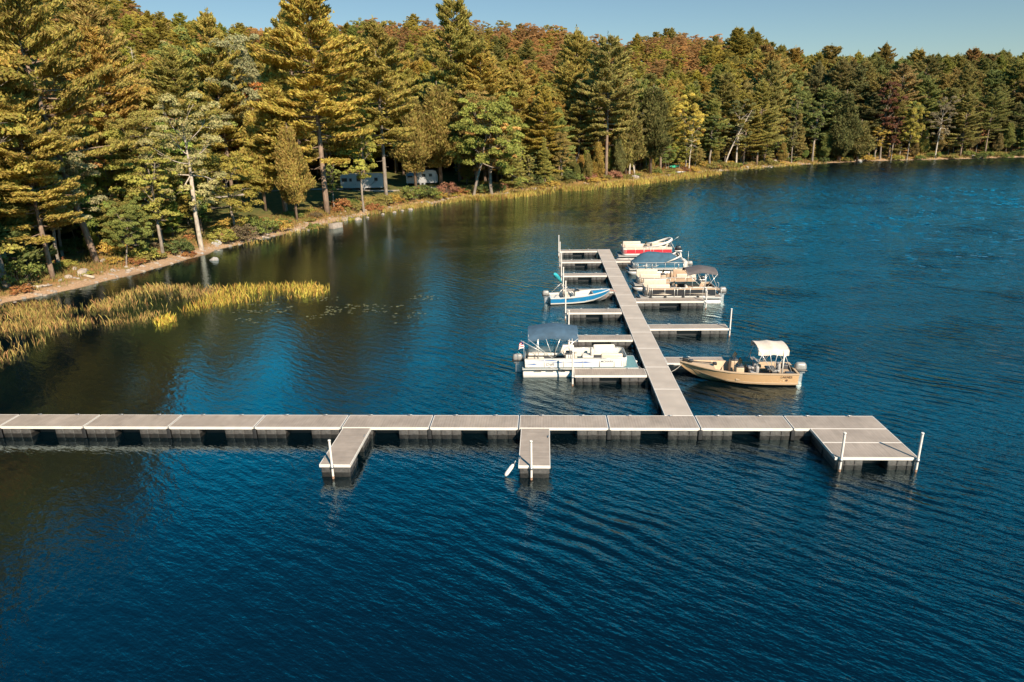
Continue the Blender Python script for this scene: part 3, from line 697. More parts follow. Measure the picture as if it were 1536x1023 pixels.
hero('maple1', 190, 402, 300, MGREEN, 'low leafy green tree with short leaning trunk over the narrow beach', .9, .6, R(6))
hero('slim0', 245, 385, 232, YGREEN, 'small yellow green tree left of the forked birch', 1.2, 1.2)
hero('cedar1', 399, 318, 150, GOLD, 'golden olive cedar on a thin bare trunk at the end of the lane', 1.15, .5)
hero('larch0', 429, 322, 104, GOLD, 'yellow feathery larch standing behind the cedars by the lane', 1.25, 1.0)
hero('cedar1', 446, 333, 175, (.40, .30, .075), 'golden cedar with straight bare trunk near the waterside rocks', 1.0, 2.0)
hero('pine0', 491, 322, -14, (0.513, 0.392, 0.074), 'tallest pine with yellow boughs beside the white camper', 1.0, 2.6)
hero('slim0', 502, 315, 240, MGREEN, 'thin young green tree touching the tallest pine', .9, 2.0)
hero('maple2', 546, 320, 170, (0.365, 0.351, 0.068), 'crooked forked maple in front of the white camper', .85, 1.0, 0, M_BARKG)
hero('pine2', 580, 302, 40, OLIVE, 'dark trunked pine at the rear end of the white camper', .9, .8, 0, M_BARKG)
hero('cedar1', 624, 285, 130, (0.317, 0.250, 0.068), 'brownish cedar in front of the blue and silver camper', 1.1, 2.6)
hero('cedar1', 662, 280, 112, (0.324, 0.257, 0.068), 'broad dark olive cedar right of the blue and silver camper', 1.35, .2)
hero('maple1', 710, 297, 138, (0.297, 0.317, 0.068), 'bushy green maple on a thick trunk leaning right over the bank', 1.0, 0, R(9))
hero('slim0', 738, 296, 160, (0.567, 0.365, 0.108), 'slim pale orange tinged tree behind the leaning maple', 1.3, 2)
hero('pine0', 690, 272, 3, (0.378, 0.324, 0.074), 'tall slender pine whose top stands alone against the sky', .8, 1.3)
hero('pine4', 851, 258, 95, OLIVE, 'pine with low boughs in front of the pale house trailer', 1.0, .3)
hero('pine1', 864, 255, 48, OLIVE, 'tall layered pine over the pale house trailer', .9, 1.9)
hero('slim0', 896, 263, 168, (0.540, 0.392, 0.081), 'small yellowing tree on twin thin trunks by the red ground', 1.1, 0)
hero('pine2', 909, 266, 60, PGREEN, 'straight trunked pine at the edge of the red leaf litter', .9, 2.2)
hero('cedar0', 938, 262, 120, (0.270, 0.230, 0.068), 'dusky cedar beside the pair of leaning pale trunks', 1.2, 1)
hero('birch0', 944, 263, 150, (0.230, 0.203, 0.068), 'thin birch leaning slightly towards the water at the red bank', .8, .5, R(5))
hero('birch0', 952, 262, 165, (0.216, 0.209, 0.068), 'strongly leaning thin birch next to the red bank', .7, 2.4, R(14))
hero('cedar1', 975, 262, 118, (0.162, 0.155, 0.051), 'brown olive cedar between the birches and the yellow maple', 1.3, 2.4)
hero('birch0', 1033, 258, 175, (0.216, 0.216, 0.068), 'pale twin trunk birch left of the green canoe', .8, 1, R(8))
hero('maple0', 1028, 252, 150, (0.621, 0.499, 0.095), 'bright yellow maple above the green canoe', .85, .7)
hero('slim0', 1065, 252, 170, (0.162, 0.189, 0.054), 'dark green young tree right of the yellow maple', 1.3, 2.2)
hero('snag0', 1087, 250, 166, PALE, 'bare dead tree leaning right at the tip of the spit', 1.0, 0, 0)
hero('birch0', 1104, 249, 150, (0.203, 0.209, 0.081), 'sparse birch just behind the bare leaning tree', 1.0, 1.4, R(3))
hero('pine4', 1121, 236, 120, PGREEN, 'short pine over the orange clearing beyond the spit', .95, 2.6)
hero('pine2', 1147, 240, 95, PGREEN, 'pine on twin thin trunks at the edge of the orange clearing', .8, .9)
hero('maple0', 1190, 239, 130, (0.203, 0.230, 0.068), 'rounded dark green maple at the waterline of the far shore', .8, 2)
hero('slim0', 1218, 242, 150, (0.162, 0.189, 0.061), 'narrow dark green tree between maple and cedar on the far shore', 1.3, .5)
hero('cedar0', 1258, 243, 128, (0.155, 0.155, 0.054), 'tall dark cedar on the far shore with even outline', 1.5, 1.2)
hero('cedar2', 1285, 243, 175, (0.230, 0.203, 0.068), 'short dull olive cedar right of the tall dark cedar', 1.5, 2)
hero('slim0', 1320, 239, 118, RED, 'narrow dark reddish maple rising among the far shore pines', .8, 2.4)
hero('slim0', 1336, 241, 172, (.17, .075, .045), 'short dark reddish tree low on the far shore', .9, .3)
hero('slim0', 1312, 241, 186, (0.446, 0.324, 0.068), 'low yellowing tree left of the short reddish tree', 1.6, 1.1)
hero('maple0', 1360, 240, 160, (0.405, 0.344, 0.068), 'low yellow green maple at the far waterline', .8, 2.9)
hero('birch0', 1402, 238, 145, (0.270, 0.223, 0.135), 'grey brown half bare birch on the far shore', .9, 1.7)
hero('snag1', 105, 250, -40, OLIVE, 'tall bare reddish pine trunk rising out of the leaves at far left', .9, 0, R(-4), M_BARK)
hero('birch0', 272, 150, 62, PALE, 'leafless white branched tree on the slope below the ridge', 1.0, .4)
hero('snag1', 218, 205, 70, OLIVE, 'bleached dead tree among green crowns on the left slope', .8, 1.4, 0, M_DEAD)
hero('pine3', 348, 284, 20, GOLD, 'broad golden pine standing behind the lane at the left end of the lawn', .8, 1.1)
hero('pine1', 456, 281, 14, OLIVE, 'tall olive pine behind the lane, left of the white camper', .75, 2.3)
hero('oak0', 372, 280, 62, (.34, .33, .17), 'rounded sage green oak rising behind the lawn', .9, .6)
hero('maple2', 318, 284, 70, MGREEN, 'green maple at the far left end of the lane', 1.0, 1.9)
# ------------------------------------------------------------------ the wood behind: random, one tree at a time
wr = random.Random(11)
def clear_zone(px, py, d):
    """keeps the lane, the lawn and the campers in sight"""
    if 96 < px < 335 and py > 352: return True
    if 296 < px < 505 and 278 < py < 345: return True
    if 500 < px < 700 and 262 < py < 345: return True
    if 822 < px < 872 and 250 < py < 262: return True
    if 995 < px < 1050 and 240 < py < 268: return True
    return False
def pick(px, d):
    """species and colour for a place along the shore"""
    q = wr.random()
    j = lambda c, a=.16: tuple(max(x*(1+wr.uniform(-a, a))*f, .004) for x, f in zip(c, (1+wr.uniform(-.06, .06), 1, 1)))
    if px < 420:
        if q < (.22 if d < 30 else .36): return 'pine%d' % wr.randrange(6), j(wr.choice([GOLD, OLIVE, GOLD]))
        if q < .72: return wr.choice(['maple0', 'maple1', 'maple2', 'oak0']), j(wr.choice([MGREEN, YGREEN, GOLD, YGREEN, MGREEN, OLIVE, GOLD, ORANGE]))
        if q < .80: return 'birch0', j(PALE)
        if q < .90: return wr.choice(['hemlock0', 'larch0']), j(wr.choice([MGREEN, GOLD]))
        return 'oak0', j(wr.choice([SAGE, YGREEN]))
    if px < 820:
        if q < .66: return 'pine%d' % wr.randrange(6), j(wr.choice([GOLD, OLIVE, OLIVE, PGREEN]))
        if q < .80: return wr.choice(['maple0', 'maple2', 'oak0']), j(wr.choice([MGREEN, OLIVE, ORANGE, BROWN]))
        if q < .92: return wr.choice(['cedar0', 'cedar1', 'hemlock0']), j(wr.choice([OLIVE, PGREEN]))
        return 'larch0', j(GOLD)
    if px < 1180:
        if q < .70: return 'pine%d' % wr.randrange(6), j(wr.choice([OLIVE, PGREEN, PGREEN, OLIVE]))
        if q < .84: return wr.choice(['maple0', 'maple2', 'oak0']), j(wr.choice([PGREEN, OLIVE, BROWN]))
        return wr.choice(['cedar0', 'cedar1', 'hemlock0']), j(wr.choice([PGREEN, DGREEN]))
    if q < .74: return 'pine%d' % wr.randrange(6), j(wr.choice([PGREEN, DGREEN, DGREEN]))
    if q < .86: return wr.choice(['maple0', 'maple2', 'slim0']), j(wr.choice([PGREEN, MGREEN, BROWN, DGREEN]))
    return wr.choice(['cedar0', 'cedar1', 'hemlock0']), j(wr.choice([DGREEN, PGREEN]))
WORDS = {'pine_tree': 'pine', 'maple_tree': 'leafy maple', 'oak_tree': 'broad crowned oak', 'birch_tree': 'thin pale birch', 'cedar_tree': 'dense narrow cedar', 'hemlock_tree': 'drooping hemlock', 'larch_tree': 'feathery larch', 'young_tree': 'slender young tree'}
def colword(c):
    r_, g_, b_ = c
    if r_ > g_*1.6: return 'orange brown'
    if r_ > g_*1.2: return 'golden'
    if r_ > .32: return 'yellow green'
    return 'green' if r_ > .20 else 'dark green'
count = {}
def zone(px): return 'slope behind the narrow beach' if px < 420 else ('wood behind the campers' if px < 820 else ('wood beyond the moored boats' if px < 1180 else 'farthest shore'))
pts = []
GRID = {}
def near(x, y, r_):
    gx, gy = int(x//8), int(y//8)
    for a in range(gx-1, gx+2):
        for b in range(gy-1, gy+2):
            for (u, v) in GRID.get((a, b), ()):
                if (u-x)**2+(v-y)**2 < r_*r_: return True
    return False
def put(x, y): GRID.setdefault((int(x//8), int(y//8)), []).append((x, y))
for x, y in TREES: put(x, y)
cand = []
for _ in range(60000):
    i = wr.randrange(len(SP)); d = 3.5+110*wr.random()**1.25
    cand.append((d, i))
cand.sort(key=lambda c: c[0]+wr.random()*6)
INDIV = []; FAR = []
for d, i in cand:
    x = SP[i][0]+NRM[i][0]*d+wr.uniform(-.8, .8); y = SP[i][1]+NRM[i][1]*d+wr.uniform(-.8, .8)
    if y < -30 or math.hypot(x, y) > 420: continue
    az = float(az_px(x, y)) if y > 8 else -1000
    if y > 8 and (az > 1900): continue
    z = float(ground_z(x, y, d)); q = pix((x, y, z))
    if q and clear_zone(q[0], q[1], d): continue
    if near(x, y, (3.7 if az < 420 else 4.0) if d < 14 else 5.3): continue
    put(x, y)
    INDIV.append((x, y, z, d, az))
NEARMAX = {'pine_tree': 280, 'maple_tree': 200}
for x, y, z, d, az in sorted(INDIV, key=lambda t: t[3]+.12*math.hypot(t[0], t[1])):
    proto, col = pick(az, d)
    nm = KIND[proto[:4]][0]
    if d < 11 and proto.startswith('pine') and wr.random() < (.6 if az < 420 else .4): proto = wr.choice(['maple0', 'slim0', 'cedar2', 'cedar0', 'slim0']); nm = KIND[proto[:4]][0]
    inview = -150 < az < 1690 and y > 8
    h = (0.72+.34*wr.random()) if d > 12 else (.50+.38*wr.random())
    if proto[:4] != 'pine': h = h*1.05
    if 200 < az < 480: h *= .92
    if 730 < az < 1120: h *= .86
    if az > 1320: h *= .90
    if az < 0: h = .98+.25*wr.random()
    if count.get(nm, 0) >= NEARMAX.get(nm, 120): FAR.append((x, y, z, h, col)); continue
    count[nm] = count.get(nm, 0)+1
    place = 'wood past the left picture edge' if az < -20 else zone(az)
    lab = '%s %s of the %s' % (colword(col), WORDS[nm], place)
    plant(proto, x, y, z-.1, wr.random()*6.28, h*(.9+.25*wr.random()), h, col, lab, '%s trees of the wood' % nm.split('_')[0], tilt=(wr.gauss(0, .025), wr.gauss(0, .025)))
def understory():
    """young trees and saplings under the tall ones"""
    n = 0
    for _ in range(6000):
        if n >= 170: break
        i = wr.randrange(len(SP)); d = 5+17*wr.random(); x = SP[i][0]+NRM[i][0]*d; y = SP[i][1]+NRM[i][1]*d
        if y < 45: continue
        az = float(az_px(x, y)); z = float(ground_z(x, y, d)); q = pix((x, y, z))
        if az < -60 or az > 1560 or (296 < q[0] < 505 and q[1] > 276) or (500 < q[0] < 700 and 262 < q[1] < 345) or (822 < q[0] < 872 and 250 < q[1] < 262) or near(x, y, 2.7): continue
        put(x, y); n += 1
        k = wr.choice(['slim0', 'maple1', 'cedar2', 'hemlock0', 'slim0']); c = wr.choice([MGREEN, YGREEN, GOLD, PGREEN] if az < 700 else [PGREEN, MGREEN, OLIVE, DGREEN]); h = wr.uniform(.28, .55)
        c = tuple(v*wr.uniform(.85, 1.1) for v in c); nm = KIND[k[:4]][0]
        plant(k, x, y, z-.05, wr.random()*6.28, h*1.15, h, c, 'low %s %s sapling under the taller trees of the %s' % (colword(c), WORDS[nm].split()[-1], zone(az)), 'saplings under the tall trees', tilt=(wr.gauss(0, .04), wr.gauss(0, .04)))
understory()
# ------------------------------------------------------------------ the far wood on the hill: one mass of scattered trees
def far_forest():
    r = np.random.default_rng(5)
    kinds = ['pine0', 'pine1', 'pine2', 'pine4', 'maple0', 'maple1', 'maple2', 'oak0', 'cedar1', 'hemlock0', 'birch0']
    def instancer_leaf():
        mt, N, L, P = nodes_of('far_leaves'); N.remove(P)
        out = [n for n in N if n.type == 'OUTPUT_MATERIAL'][0]
        c = N.new('ShaderNodeAttribute'); c.attribute_type = 'INSTANCER'; c.attribute_name = 'tcol'
        a = N.new('ShaderNodeAttribute'); a.attribute_name = 'tint'
        mr = N.new('ShaderNodeMapRange'); mr.inputs[3].default_value = .65; mr.inputs[4].default_value = 1.35; L.new(a.outputs['Fac'], mr.inputs[0])
        v = N.new('ShaderNodeVectorMath'); v.operation = 'MULTIPLY'; L.new(c.outputs['Vector'], v.inputs[0]); L.new(mr.outputs[0], v.inputs[1])
        d = N.new('ShaderNodeBsdfDiffuse'); t = N.new('ShaderNodeBsdfTranslucent'); g = N.new('ShaderNodeMixShader'); g.inputs[0].default_value = .42
        L.new(v.outputs[0], d.inputs[0]); L.new(v.outputs[0], t.inputs[0]); L.new(d.outputs[0], g.inputs[1]); L.new(t.outputs[0], g.inputs[2]); L.new(g.outputs[0], out.inputs[0])
        return mt
    ml = instancer_leaf()
    kit = bpy.data.collections.new('far_wood_trees')
    for i, k in enumerate(kinds):
        o = bpy.data.objects.new('far_tree_%02d' % i, PROTO[k][1].copy()); o.data.materials.clear(); o.data.materials.append(ml); kit.objects.link(o)
    P = []; idx = []; rot = []; scl = []; col = []
    def add(x, y, z, k, h, c):
        c = tuple(.9*v for v in c); P.append((x, y, z-.1)); idx.append(kinds.index(k)); rot.append((r.normal()*.03, r.normal()*.03, r.random()*6.28)); w = h*(.9+.3*r.random()); scl.append((w, w, h)); col.append(c)
    for x, y, z, h, c in FAR: add(x, y, z, kinds[r.integers(4)], h*.95, c)
    gold = [GOLD, OLIVE, MGREEN, YGREEN, OLIVE, GOLD]; rust = [(0.429, 0.247, 0.104), (0.429, 0.260, 0.111), (0.520, 0.293, 0.111), (0.403, 0.234, 0.104), (0.377, 0.286, 0.104), OLIVE]; green = [PGREEN, DGREEN, OLIVE, PGREEN]
    for k in range(30000):
        i = r.integers(len(SP)); d = 60+350*r.random()
        x = SP[i][0]+NRM[i][0]*d+r.normal()*3; y = SP[i][1]+NRM[i][1]*d+r.normal()*3
        if y < 25: continue
        az = float(az_px(x, y))
        if az < -160 or az > 1700: continue
        if near(x, y, 5.2 if d < 160 else 6.2): continue
        put(x, y); z = float(ground_z(x, y, d)); q = r.random(); ridge = min(max((d-110)/160, 0), 1)
        pr = .22+.72*ridge if az > 560 else .08+.30*ridge
        if az > 1090: pr = .08
        if q < pr: c = rust[r.integers(6)]; k_ = ['maple0', 'maple1', 'maple2', 'oak0'][r.integers(4)]; h = .62+.3*r.random()
        elif az > 1090: c = green[r.integers(4)]; k_ = kinds[r.integers(4)] if r.random() < .8 else 'cedar1'; h = .7+.3*r.random()
        elif r.random() < .45: c = (gold if az < 700 else green)[r.integers(4)]; k_ = kinds[r.integers(4)]; h = .55+.3*r.random()
        else: c = gold[r.integers(6)]; k_ = ['maple0', 'maple1', 'maple2', 'oak0', 'birch0', 'hemlock0'][r.integers(6)]; h = .65+.35*r.random()
        add(x, y, z, k_, h, tuple(np.array(c)*(.8+.4*r.random())))
    me = bpy.data.meshes.new('distant_forest'); me.from_pydata(P, [], [])
    def attr(n, t, arr, key):
        a = me.attributes.new(n, t, 'POINT'); a.data.foreach_set(key, np.array(arr, np.int32 if t == 'INT' else np.float32).ravel())
    attr('idx', 'INT', idx, 'value'); attr('rot', 'FLOAT_VECTOR', rot, 'vector'); attr('scl', 'FLOAT_VECTOR', scl, 'vector'); attr('tcol', 'FLOAT_VECTOR', col, 'vector')
    o = bpy.data.objects.new('distant_forest', me); COL.objects.link(o)
    ng = bpy.data.node_groups.new('scatter_trees', 'GeometryNodeTree')
    ng.interface.new_socket('Geometry', in_out='INPUT', socket_type='NodeSocketGeometry'); ng.interface.new_socket('Geometry', in_out='OUTPUT', socket_type='NodeSocketGeometry')
    N, L = ng.nodes, ng.links
    gi = N.new('NodeGroupInput'); go = N.new('NodeGroupOutput'); iop = N.new('GeometryNodeInstanceOnPoints'); ci = N.new('GeometryNodeCollectionInfo')
    ci.inputs['Collection'].default_value = kit; ci.inputs['Separate Children'].default_value = True; ci.inputs['Reset Children'].default_value = True
    def na(n, t): q = N.new('GeometryNodeInputNamedAttribute'); q.data_type = t; q.inputs['Name'].default_value = n; return q.outputs['Attribute']
    L.new(gi.outputs[0], iop.inputs['Points']); L.new(ci.outputs[0], iop.inputs['Instance']); iop.inputs['Pick Instance'].default_value = True
    L.new(na('idx', 'INT'), iop.inputs['Instance Index'])
    e2r = N.new('FunctionNodeEulerToRotation'); L.new(na('rot', 'FLOAT_VECTOR'), e2r.inputs[0]); L.new(e2r.outputs[0], iop.inputs['Rotation'])
    L.new(na('scl', 'FLOAT_VECTOR'), iop.inputs['Scale']); L.new(iop.outputs[0], go.inputs[0])
    md = o.modifiers.new('scatter', 'NODES'); md.node_group = ng
    tag(o, 'golden green and brown autumn wood covering the hill far behind', 'forest', kind='stuff')
    print('FAR', len(P))
far_forest()
print('TREES', len(TREES), count)
# ------------------------------------------------------------------ boats
M_ALU = mat('brushed_aluminium', (0.473, 0.464, 0.456), 0.38, 0.55, var=.12, vscale=3)
M_RAIL = mat('polished_rail', (0.559, 0.550, 0.533), 0.3, 0.4)
M_CREAM = mat('cream_vinyl', (0.533, 0.456, 0.378), 0.5, var=.10, vscale=4)
M_WVIN = mat('white_vinyl', (0.602, 0.568, 0.525), 0.45, var=.08, vscale=4)
M_TANV = mat('tan_vinyl', (0.413, 0.292, 0.202), 0.5, var=.12, vscale=4)
M_GREYV = mat('grey_vinyl', (.30, .29, .29), 0.55, var=.15, vscale=5)
M_DARKV = mat('charcoal_vinyl', (.05, .052, .06), 0.5)
M_NAVY = mat('navy_canvas', (.035, .075, .125), 0.85, var=.22, vscale=2.5, bump=.015, bscale=6)
M_BROWNC = mat('brown_grey_canvas', (.085, .075, .08), 0.85, var=.2, vscale=2.5, bump=.015, bscale=6)
M_CREAMC = mat('cream_canvas', (0.568, 0.499, 0.430), 0.85, var=.08, vscale=2, bump=.02, bscale=4)
M_TEALC = mat('teal_canvas', (.02, .33, .40), 0.8, var=.2, vscale=4)
M_BLUEC = mat('blue_cover_canvas', (.03, .085, .135), 0.85, var=.25, vscale=2, bump=.03, bscale=3)
M_CARPET = mat('teal_carpet', (.10, .22, .25), 0.95, var=.15, vscale=8)
M_CARPETG = mat('grey_carpet', (.25, .22, .20), 0.95, var=.15, vscale=8)
M_WPANEL = mat('white_panel_paint', (0.602, 0.585, 0.559), 0.28, var=.04, vscale=2, coat=.3)
M_BPANEL = mat('black_panel_paint', (.018, .018, .022), 0.3, coat=.3)
M_TPANEL = mat('tan_panel_paint', (0.404, 0.292, 0.206), 0.35, var=.08, vscale=2, coat=.2)
M_RPANEL = mat('red_panel_paint', (.50, .03, .045), 0.3, coat=.3)
M_BLUEP = mat('blue_gelcoat', (.015, .17, .36), 0.25, coat=.5, var=.08, vscale=2)
M_BLUEF = mat('dull_blue_panel', (.02, .095, .16), .35)
M_BLUES = mat('blue_stripe', (.05, .12, .33), 0.3)
M_TANH = mat('tan_hull_paint', (0.482, 0.310, 0.168), 0.35, var=.06, vscale=1.5, coat=.25)
M_TANI = mat('tan_inner_deck', (0.430, 0.318, 0.215), 0.6, var=.10, vscale=4)
M_WHULL = mat('white_gelcoat', (0.602, 0.585, 0.559), 0.25, coat=.5, var=.04, vscale=2)
M_COWL = mat('silver_cowl', (0.241, 0.237, 0.232), 0.35, 0.1, coat=.4)
M_COWLB = mat('black_cowl', (.012, .012, .014), 0.25, coat=.5)
M_BLK = mat('black_metal', (.02, .02, .022), 0.4, 0.2)
M_GLASS = mat('smoked_screen', (.03, .035, .04), 0.08)
M_DKTXT = mat('dark_lettering', (.05, .05, .07), 0.5)
M_BRTXT = mat('brown_lettering', (.10, .05, .03), 0.5)
M_ORNG = mat('orange_rope', (.55, .13, .03), 0.7)
M_FRED = mat('flag_red', (.60, .06, .07), 0.8); M_FWHITE = mat('flag_white', (.75, .70, .68), 0.8); M_FBLUE = mat('flag_blue', (.05, .07, .22), 0.8)
M_TIRE = mat('tyre_rubber', (.02, .02, .02), 0.8)
def lettering(name, body, size, m_, parent, M4, shear=0.0):
    cu = bpy.data.curves.new(name, 'FONT'); cu.body = body; cu.size = size; cu.extrude = .003; cu.align_x = 'CENTER'; cu.align_y = 'CENTER'; cu.shear = shear; cu.offset = size*.004
    tmp = bpy.data.objects.new(name, cu); COL.objects.link(tmp); bpy.context.view_layer.update()
    me = bpy.data.meshes.new_from_object(tmp.evaluated_get(bpy.context.evaluated_depsgraph_get())); bpy.data.objects.remove(tmp)
    me.materials.clear(); me.materials.append(m_)
    o = bpy.data.objects.new(name, me); COL.objects.link(o); o.parent = parent; o.matrix_local = M4
    return o
def side_matrix(x, y, z, face):
    """text plane on a hull side; face -1 looks to -y, +1 to +y (local axes)"""
    rot = Matrix(((1, 0, 0), (0, 0, -1), (0, 1, 0))) if face < 0 else Matrix(((-1, 0, 0), (0, 0, 1), (0, 1, 0)))
    return Matrix.Translation((x, y, z)) @ rot.to_4x4()
def outboard(parent, x, z, cowlm, tilt=0.0, s=1.0, y=0.0):
    """outboard motor hung on a transom at x (aft is -x)"""
    b = MB()
    b.rbox(x-.42*s, x+.02, y-.06*s, y+.06*s, -.55, z+.05, .05, 0, 3)             # leg
    b.rbox(x-.52*s, x-.18*s, y-.10*s, y+.10*s, z-.10, z+.12, .05, 0, 3)
    b.box(x-.10*s, x+.06, y-.15, y+.15, z-.25, z+.10)
    b.tube([(x-.55*s, y, -.42), (x-.05*s, y, -.42)], [.05, .08], 8)
    mtr = b.build('outboard_motor', M_BLK if cowlm is M_COWLB else M_GALV, parent)
    c = MB(); c.rbox(x-.60*s, x+.06*s, y-.19*s, y+.19*s, z+.08, z+.52*s, .17*s, 0, 5, taper=.18); c.build('cowl', cowlm, mtr)
    q = MB(); q.rbox(x-.605*s, x+.065*s, y-.195*s, y+.195*s, z+.06, z+.17, .05, 0, 3); q.build('cowl_band', M_BLK if cowlm is not M_COWLB else M_RAIL, mtr)
    return mtr
def bimini(parent, x0, x1, hw, z, arch, canvas, pivot, framem=None, drop=.16, legs=True, sag=.05, bow=.24):
    framem = framem or M_RAIL
    rings = []
    nx, ny = 12, 12
    for i in range(nx+1):
        t = i/nx; x = x0+(x1-x0)*t
        zx = z+bow*math.sin(math.pi*t)-sag*abs(math.sin(2*math.pi*t))*.6
        ring = []
        for j in range(ny+1):
            u = -1+2*j/ny; ring.append((x, hw*u, zx+arch*(1-abs(u)**2.6)))
        ring = [(x, -hw-.01, zx-drop)]+ring+[(x, hw+.01, zx-drop)]
        rings.append(ring)
    m1 = MB(); m1.grid(rings, 0, False)
    m1.grid([[(p[0], p[1], p[2]-.015) for p in r_] for r_ in rings][::-1], 0, False)
    for e in (rings[0], rings[-1]):
        for a, b in zip(e[:-1], e[1:]): m1.poly([a, b, (b[0], b[1], b[2]-.06), (a[0], a[1], a[2]-.06)], 0, True)
    m1.build('canopy', canvas, parent)
    f = MB()
    px, pz = pivot
    for sgn in (-1, 1):
        y = sgn*hw
        if legs:
            for xt in (x0+.02, x0+(x1-x0)*.36, x0+(x1-x0)*.64, x1-.02): f.tube([(px, y, pz), (xt, y, z-.02)], .02, 6)
            f.tube([(px-1.15, y, pz), (x0+(x1-x0)*.20, y, z-.02)], .018, 6)
            f.tube([(px+1.15, y, pz), (x0+(x1-x0)*.82, y, z-.02)], .018, 6)
    for xt in (x0+.03, x1-.03):
        f.tube([(xt, -hw, z-.03), (xt, -hw*.8, z+arch*.45), (xt, 0, z+arch-.03), (xt, hw*.8, z+arch*.45), (xt, hw, z-.03)], .018, 6)
    f.build('canopy_frame', framem, parent)
def pontoon(parent, y, xa, xb, r_=.33, zc=.10, m_=None):
    b = MB(); rings = []
    for x, k, dz in ((xa, .90, 0), (xa+.05, 1, 0), (xb-1.1, 1, 0), (xb-.65, .93, .02), (xb-.30, .70, .10), (xb-.08, .36, .22), (xb, .10, .27)):
        rings.append([(x, y+r_*k*math.cos(a), zc+dz+r_*k*math.sin(a)) for a in [2*math.pi*j/18 for j in range(18)]])
    b.grid(rings, 0, True, True, True)
    o = b.build('pontoon', m_ or M_ALU, parent)
    k = MB()
    for i in range(5):
        x = xa+.5+i*(xb-xa-1.8)/4
        k.box(x-.28, x+.28, y-.09, y+.09, zc+r_-.03, zc+r_+.14)
    k.build('riser_bracket', m_ or M_ALU, o)
    return o
def fence_path(xa, xb, hw, rad, gap0=None, n=5):
    """outline of the rail round a pontoon deck, from the port gate forward round the bow"""
    pts = []
    for cx, cy, a0 in ((xb-rad, hw-rad, 90), (xb-rad, -hw+rad, 0)):
        for i in range(n+1):
            a = R(a0-90*i/n); pts.append((cx+rad*math.cos(a), cy+rad*math.sin(a)))
    return pts
def wall_strip(mb, path, z0, z1, th=.025, mi=0):
    """panel that follows a path, with its own thickness"""
    n = len(path); out = []
    for i, (x, y) in enumerate(path):
        a = path[max(i-1, 0)]; b = path[min(i+1, n-1)]; dx, dy = b[0]-a[0], b[1]-a[1]; L = math.hypot(dx, dy) or 1
        nx, ny = dy/L*th, -dx/L*th
        out.append([(x, y, z0), (x, y, z1), (x+nx, y+ny, z1), (x+nx, y+ny, z0)])
    mb.grid(out, mi, True, True, True, sm=False)
def couch(parent, x0, x1, y0, y1, z0, seatm, basem, back='y+', name='bench_seat', hb=.52):
    b = MB(); b.box(x0+.03, x1-.03, y0+.03, y1-.03, z0, z0+.30)
    o = b.build(name, basem, parent)
    c = MB(); c.rbox(x0, x1, y0, y1, z0+.30, z0+.46, .06); c.build('seat_cushion', seatm, o)
    c = MB(); w = .20
    if back == 'y+': c.rbox(x0, x1, y1-w, y1+.02, z0+.40, z0+.40+hb, .09)
    elif back == 'y-': c.rbox(x0, x1, y0-.02, y0+w, z0+.40, z0+.40+hb, .09)
    elif back == 'x+': c.rbox(x1-w, x1+.02, y0, y1, z0+.40, z0+.40+hb, .09)
    elif back == 'x-': c.rbox(x0-.02, x0+w, y0, y1, z0+.40, z0+.40+hb, .09)
    c.build('back_cushion', seatm, o)
    return o
def helm(parent, x, y, z0, bodym, screen=True, face=1):
    """console with wheel, the driver sits towards -x*face"""
    b = MB(); b.rbox(x-.28, x+.28, y-.36, y+.36, z0, z0+.86, .08, taper=.12)
    o = b.build('console', bodym, parent)
    d = MB(); d.rbox(x-.22, x+.18, y-.30, y+.30, z0+.84, z0+.95, .04); d.build('dashboard', M_DARKV, o)
    w = MB(); c = Vector((x-.36*face, y, z0+.82)); ring = [c+Vector((-.10*face*math.cos(a)*.0-.06*face*math.sin(a), .18*math.cos(a), .17*math.sin(a))) for a in [2*math.pi*i/14 for i in range(15)]]
    w.tube(ring, .016, 6); w.tube([c, (x-.2*face, y, z0+.80)], .02, 6); w.build('steering_wheel', M_BLK, o)
    if screen:
        s_ = MB(); X0, X1 = x+.10*face, x-.10*face
        s_.poly([(X0, y-.34, z0+.9), (X0, y+.34, z0+.9), (X1, y+.30, z0+1.32), (X1, y-.30, z0+1.32)]); s_.poly([(X0+.012, y-.34, z0+.9), (X1+.012, y-.30, z0+1.32), (X1+.012, y+.30, z0+1.32), (X0+.012, y+.34, z0+.9)])
        s_.build('windscreen', M_GLASS, o)
    return o
